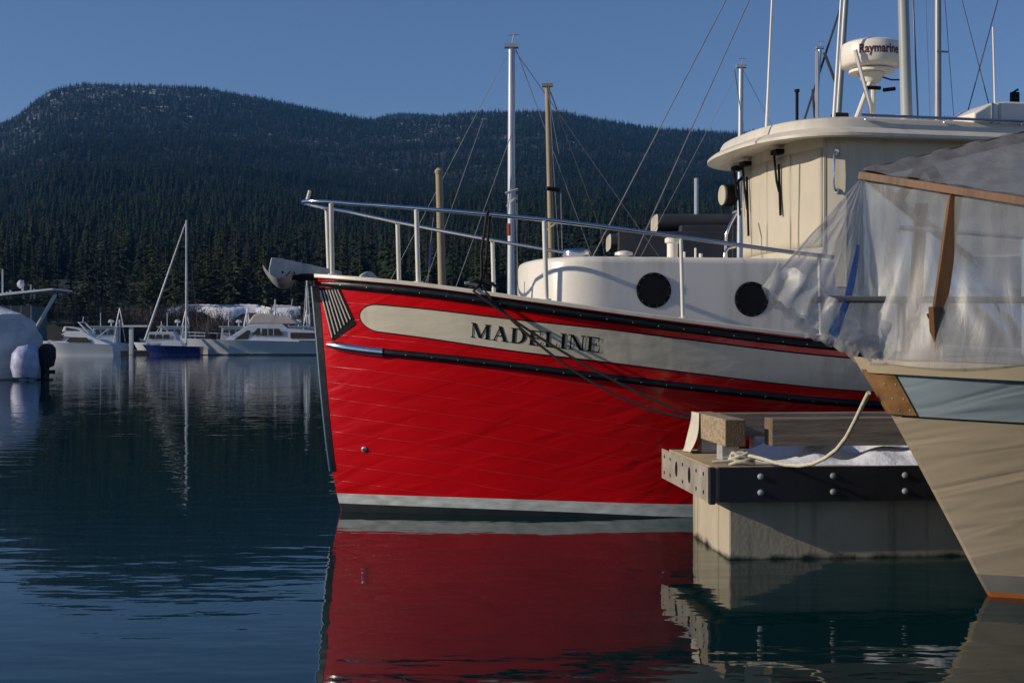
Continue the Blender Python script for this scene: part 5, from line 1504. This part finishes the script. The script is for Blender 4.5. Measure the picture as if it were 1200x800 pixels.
# work boat; deckhouse colours hold the shade on the sides, sun on the ends
W1 = Fr((690 - CX) / FPX * 42, 42.0, 3)
wt = thing('work_boat', 'work boat with two deckhouses coloured dark as in shade behind the cabin top of the red boat', 'boat', W1.w(5, 0, 0))
hb, _ = simple_hull(W1, 13.0, 4.2, 2.0, 1.6, 0.8); hb.build('hull', M['fdark'], wt, smooth=40)
M['wshade'] = pm('shaded_deckhouse', (0.036, 0.038, 0.04), 0.6, var=0.25, vs=2)


def deckhouse(x0, x1, y0, y1, D, name):
    a_ = P(x0, y0, D); b_ = P(x1, y1, D); r_ = (a_.z - b_.z) / 2; cz = (a_.z + b_.z) / 2
    mb = MB(); mb.mi = 0
    rows = []
    for u in np.linspace(a_.x, b_.x, 3): rows.append([(u, D + 1.1 - 1.1 * math.cos(t) * (abs(math.cos(t)) ** -0.5 if abs(math.cos(t)) > 1e-3 else 1), cz + r_ * math.sin(t) * (abs(math.sin(t)) ** -0.5 if abs(math.sin(t)) > 1e-3 else 1)) for t in np.linspace(0, 6.283, 25)[:-1]])
    mb.grid(rows, close=True); mb.mi = 1; mb.add(rows[0], [tuple(range(24))]); mb.add(rows[-1], [tuple(range(24))])
    return mb.build(name, [M['wshade'], M['roof']], wt, smooth=40)


deckhouse(771, 900, 249, 270, 42, 'upper_deckhouse'); deckhouse(716, 880, 272.5, 291, 41.6, 'lower_deckhouse')
MB().box(P(800, 300, 42.3), (4.4, 1.6, 1.5)).build('deckhouse_base', M['wshade'], wt, bevel=0.05); MB().box(P(845, 282, 42.4), (2.9, 1.6, 0.9)).build('deckhouse_base', M['wshade'], wt, bevel=0.05)
MB().box(P(790, 350, 42.4), (5.4, 1.8, 2.2)).build('deckhouse_base', M['wshade'], wt, bevel=0.05)
MB().tube([P(816, 252, 42.4), P(816, 209, 42.4)], 0.07, 8).build('exhaust_pipe', M['mastA'], wt, smooth=40)

# fishing boats clustered behind the yacht
for (px, D, ln, label, hm, tall) in ((338, 170, 9.0, 'white fishing boat with a white gantry mast behind the stern of the yacht', 'fwhite', 13), (268, 172, 7.5, 'white fishing boat with aerials behind the bow of the yacht', 'fwhite', 7), (196, 172, 7.0, 'pale fishing boat half hidden behind the blue sailing boat', 'fwhite', 5.5), (398, 160, 10.0, 'teal roofed fishing boat behind the red bow and the yacht', 'fteal', 11),
    (118, 171, 6.5, 'small pale fishing boat between the cabin cruiser and the T-shaped post', 'fwhite', 6), (302, 181, 9.5, 'teal roofed fishing boat whose poles rise above the yacht canvas', 'fteal', 10), (362, 183, 9.0, 'white fishing boat with poles just left of the red stem', 'fwhite', 12)):
    f = Fr((px - CX) / FPX * D - 3, D, 5)
    t = thing('troller', label, 'boat', f.w(ln/2, 0, 0))
    hb, _ = simple_hull(f, ln, 2.9, 2.0, 1.3, 0.8); hb.build('hull', M['fwhite'], t, smooth=40)
    profile(f, [(2.0, 1.6), (2.2, 3.3), (2.0, 3.5), (5.2, 3.5), (5.2, 1.4)], 1.15, 1.1).build('wheelhouse', M['fwhite'], t, bevel=0.05)
    profile(f, [(1.8, 3.5), (1.8, 3.62), (5.8, 3.62), (5.8, 3.5)], 1.35, 1.35).build('roof', M[hm], t)
    for a in (2.4, 3.3, 4.2): panel(f, [(a, 2.5), (a, 3.15), (a + 0.65, 3.15), (a + 0.65, 2.5)], 1.14, 0.04).build('window', M['glass'], t)
    MB().tube([f.w(5.4, 0, 1.5), f.w(5.4, 0, tall * 0.75)], 0.11, 6).build('mast', M['fwhite'], t)
    for sd, ux in ((1, 4.9), (-1, 5.9)): MB().tube([f.w(ux, sd * 1.2, 1.5), f.w(ux + 0.5 * sd, sd * 1.5, tall * 0.68)], 0.055, 5).build('trolling_pole', M['fwhite'], t)
    mb = MB(); mb.tube([f.w(5.0, 0.5, 3.6), f.w(5.4, 0, 6.0), f.w(5.8, -0.5, 3.6)], 0.07, 5); mb.lathe([(0.35, 0), (0.4, 0.2), (0.2, 0.4)], f.w(4.3, 0, 4.1), n=10); mb.tube([f.w(4.3, 0, 3.6), f.w(4.3, 0, 4.1)], 0.07, 5); mb.tube([f.w(3.0, 0.4, 3.6), f.w(3.0, 0.4, 5.4)], 0.04, 5)
    mb.build('radar_frame', M['fwhite'], t)

# shrink-wrapped boat with outboards at the far left
Wb = Fr((52 - CX) / FPX * 57.5 - 1.75, 57.5, 0)
st = Vector((-0.62, 0.78, 0))                       # its axis, stern nearest
sdv = Vector((0.78, 0.62, 0))
cen = Vector((-22.5, 57.5, 0))
wb = thing('shrink_wrapped_boat', 'boat shrouded in pale shrink wrap at the left edge, stern towards the camera', 'boat', cen)
rows = []
for i, t in enumerate(np.linspace(0, 1, 14)):
    kk = min(1.0, 0.80 + 0.35 * t) * (1 if t < 0.7 else 1 - (t - 0.7) * 1.6)
    row = []
    for a in np.linspace(-0.04 * math.pi, 1.04 * math.pi, 29):
        cx_ = math.cos(a); sx = max(-0.1, math.sin(a))
        w_ = 1.95 * kk * math.copysign(abs(cx_) ** 0.75, cx_) * (1 - 0.0 * sx); z = 0.45 + (3.15 * kk) * max(0, sx) ** 0.9 if sx > 0 else 0.05
        wr = 0.05 * math.sin(a * 14 + t * 9) + random.uniform(-0.05, 0.05)
        row.append(cen + st * (t * 8.5) + sdv * (w_ + wr) + Vector((0, 0, z + 0.03 * math.sin(t * 30))))
    rows.append(row)
mb = MB().grid(rows); mb.add(rows[0], [tuple(range(29))]); mb.add(rows[-1], [tuple(range(29))])
mb.build('shrink_wrap', pm('shrink_wrap', (0.54, 0.56, 0.61), 0.45, var=0.35, vs=1.2, bump=0.7, bs=3, bd=0.12), wb, smooth=18)
rows = [[cen + st * (t * 8.2) + sdv * (w_ * 1.5) + Vector((0, 0, z)) for w_, z in ((-1, 0.6), (-0.92, -0.3), (0.92, -0.3), (1, 0.6))] for t in (0.02, 0.5, 0.8)]
mb = MB().grid(rows); mb.add(rows[0], [(0, 1, 2, 3)]); mb.build('hull', M['fwhite'], wb)
M['wrapblue'] = pm('blue_white_wrap', (0.42, 0.45, 0.62), 0.5, var=0.3, vs=3, bump=0.5, bs=6, bd=0.05)
for off_, wrapped in ((0.55, True), (1.35, False)):
    c = cen - st * 0.5 + sdv * off_
    mb = MB()
    mb.lathe([(0.16, 0.55), (0.34, 0.65), (0.40, 1.05), (0.36, 1.45), (0.20, 1.62), (0.0, 1.65)], c, Vector((0.1, -0.05, 1)), 14)
    mb.box(c + Vector((0, 0, 0.25)), (0.28, 0.32, 0.9)); mb.box(c + Vector((0, 0, 0.02)), (0.5, 0.62, 0.06))
    if wrapped: mb.v = [(x + random.uniform(-.05, .05), y + random.uniform(-.05, .05), z + random.uniform(-.05, .05)) for x, y, z in mb.v]
    ob = mb.build('outboard_motor', M['wrapblue'] if wrapped else M['fdark'], wb, smooth=22)
    mb = MB()
    for k_ in range(3):
        a = k_ * 2.094; d = sdv * math.cos(a) + Vector((0, 0, math.sin(a)))
        mb.beam(c - st * 0.35 + Vector((0, 0, 0.35)), c - st * 0.4 + Vector((0, 0, 0.35)) + d * 0.32, 0.18, 0.03, st)
    mb.build('propeller', M['fdark'], ob)
mb = MB().lathe([(0.0, 0.1), (0.5, 0.15), (0.62, 0.6), (0.55, 1.2), (0.3, 1.5), (0.0, 1.55)], cen - st * 0.3 - sdv * 0.45 + Vector((1.1, -0.3, 0)), n=14); mb.build('wrapped_engine', M['wrapblue'], wb, smooth=50)

# harbour building with the raked overhanging roof
hb_ = thing('harbour_building', 'glass-fronted harbour building with overhanging slanted roof and diagonal struts', 'building', P(15, 395, 180) * 1.0)
D = 180
mb = MB(); a_ = P(-60, 356, D); b_ = P(37, 356, D)
wlb = MB().box(((a_.x + b_.x) / 2, D + 3, 2.6), (b_.x - a_.x, 6, 8.0)); wlb.build('wall', pm('teal_wall', (0.13, 0.18, 0.18), 0.6, var=0.15), hb_)
for i in range(7):
    for j, zc_ in enumerate((5.3, 2.5)):
        xx = b_.x - 0.75 - i * 1.42
        wf = MB().box((xx, D - 0.03, zc_), (1.05, 0.06, 2.0)).build('window', M['glass'], hb_)
for i in range(8): MB().box((b_.x - 0.06 - i * 1.42, D - 0.06, 2.7), (0.18, 0.12, 7.8)).build('mullion', M['fcanvas'], hb_)
mb = MB(); r0, r1 = P(-60, 354, D), P(66, 340, D)
mb.prism([Vector((r0.x, D - 1.5, r0.z)), Vector((r1.x, D - 1.5, r1.z)), Vector((r1.x, D - 1.5, r1.z + 0.22)), Vector((r0.x, D - 1.5, r0.z + 0.5))], Vector((0, 8, 0)))
mb.build('roof', M['snow'], hb_)
for dx in (0, 2.2): MB().tube([P(64, 344, D) + Vector((-dx * 0.25, dx, -0.1)), P(37, 392, D) + Vector((-dx * 0.25, dx, 0))], 0.16, 6).build('strut', M['fwhite'], hb_)
for px, h_ in ((3, 4.2), (27, 2.6), (36, 2.0), (40, 1.4), (8, 1.0), (12, 1.2)):
    c = P(px, 350, D + 1); MB().tube([c, c + Vector((0, 0, h_))], 0.12, 6).build('roof_mast', M['mastA'], hb_)
c = P(21, 333, D + 1); mb = MB().lathe([(0.3, 0), (0.55, 0.2), (0.6, 0.5), (0.3, 0.8)], c, Vector((1, 0, 0)), 12); mb.tube([P(26, 338, D + 1), P(28, 350, D + 1)], 0.12, 6); mb.build('roof_dish', M['fwhite'], hb_)

# ------------------------------------------------------------------ haze
hz = bpy.data.materials.new('air_haze'); hz.use_nodes = True
N = hz.node_tree.nodes; N.remove(N['Principled BSDF'])
pv = N.new('ShaderNodeVolumePrincipled'); pv.inputs['Color'].default_value = (0.12, 0.42, 0.95, 1); pv.inputs['Density'].default_value = 0.00008; pv.inputs['Anisotropy'].default_value = 0.0
hz.node_tree.links.new(pv.outputs[0], N['Material Output'].inputs['Volume'])
tag(MB().box((0, 1650, 320), (7000, 3800, 660)).build('haze', hz), kind='stuff')
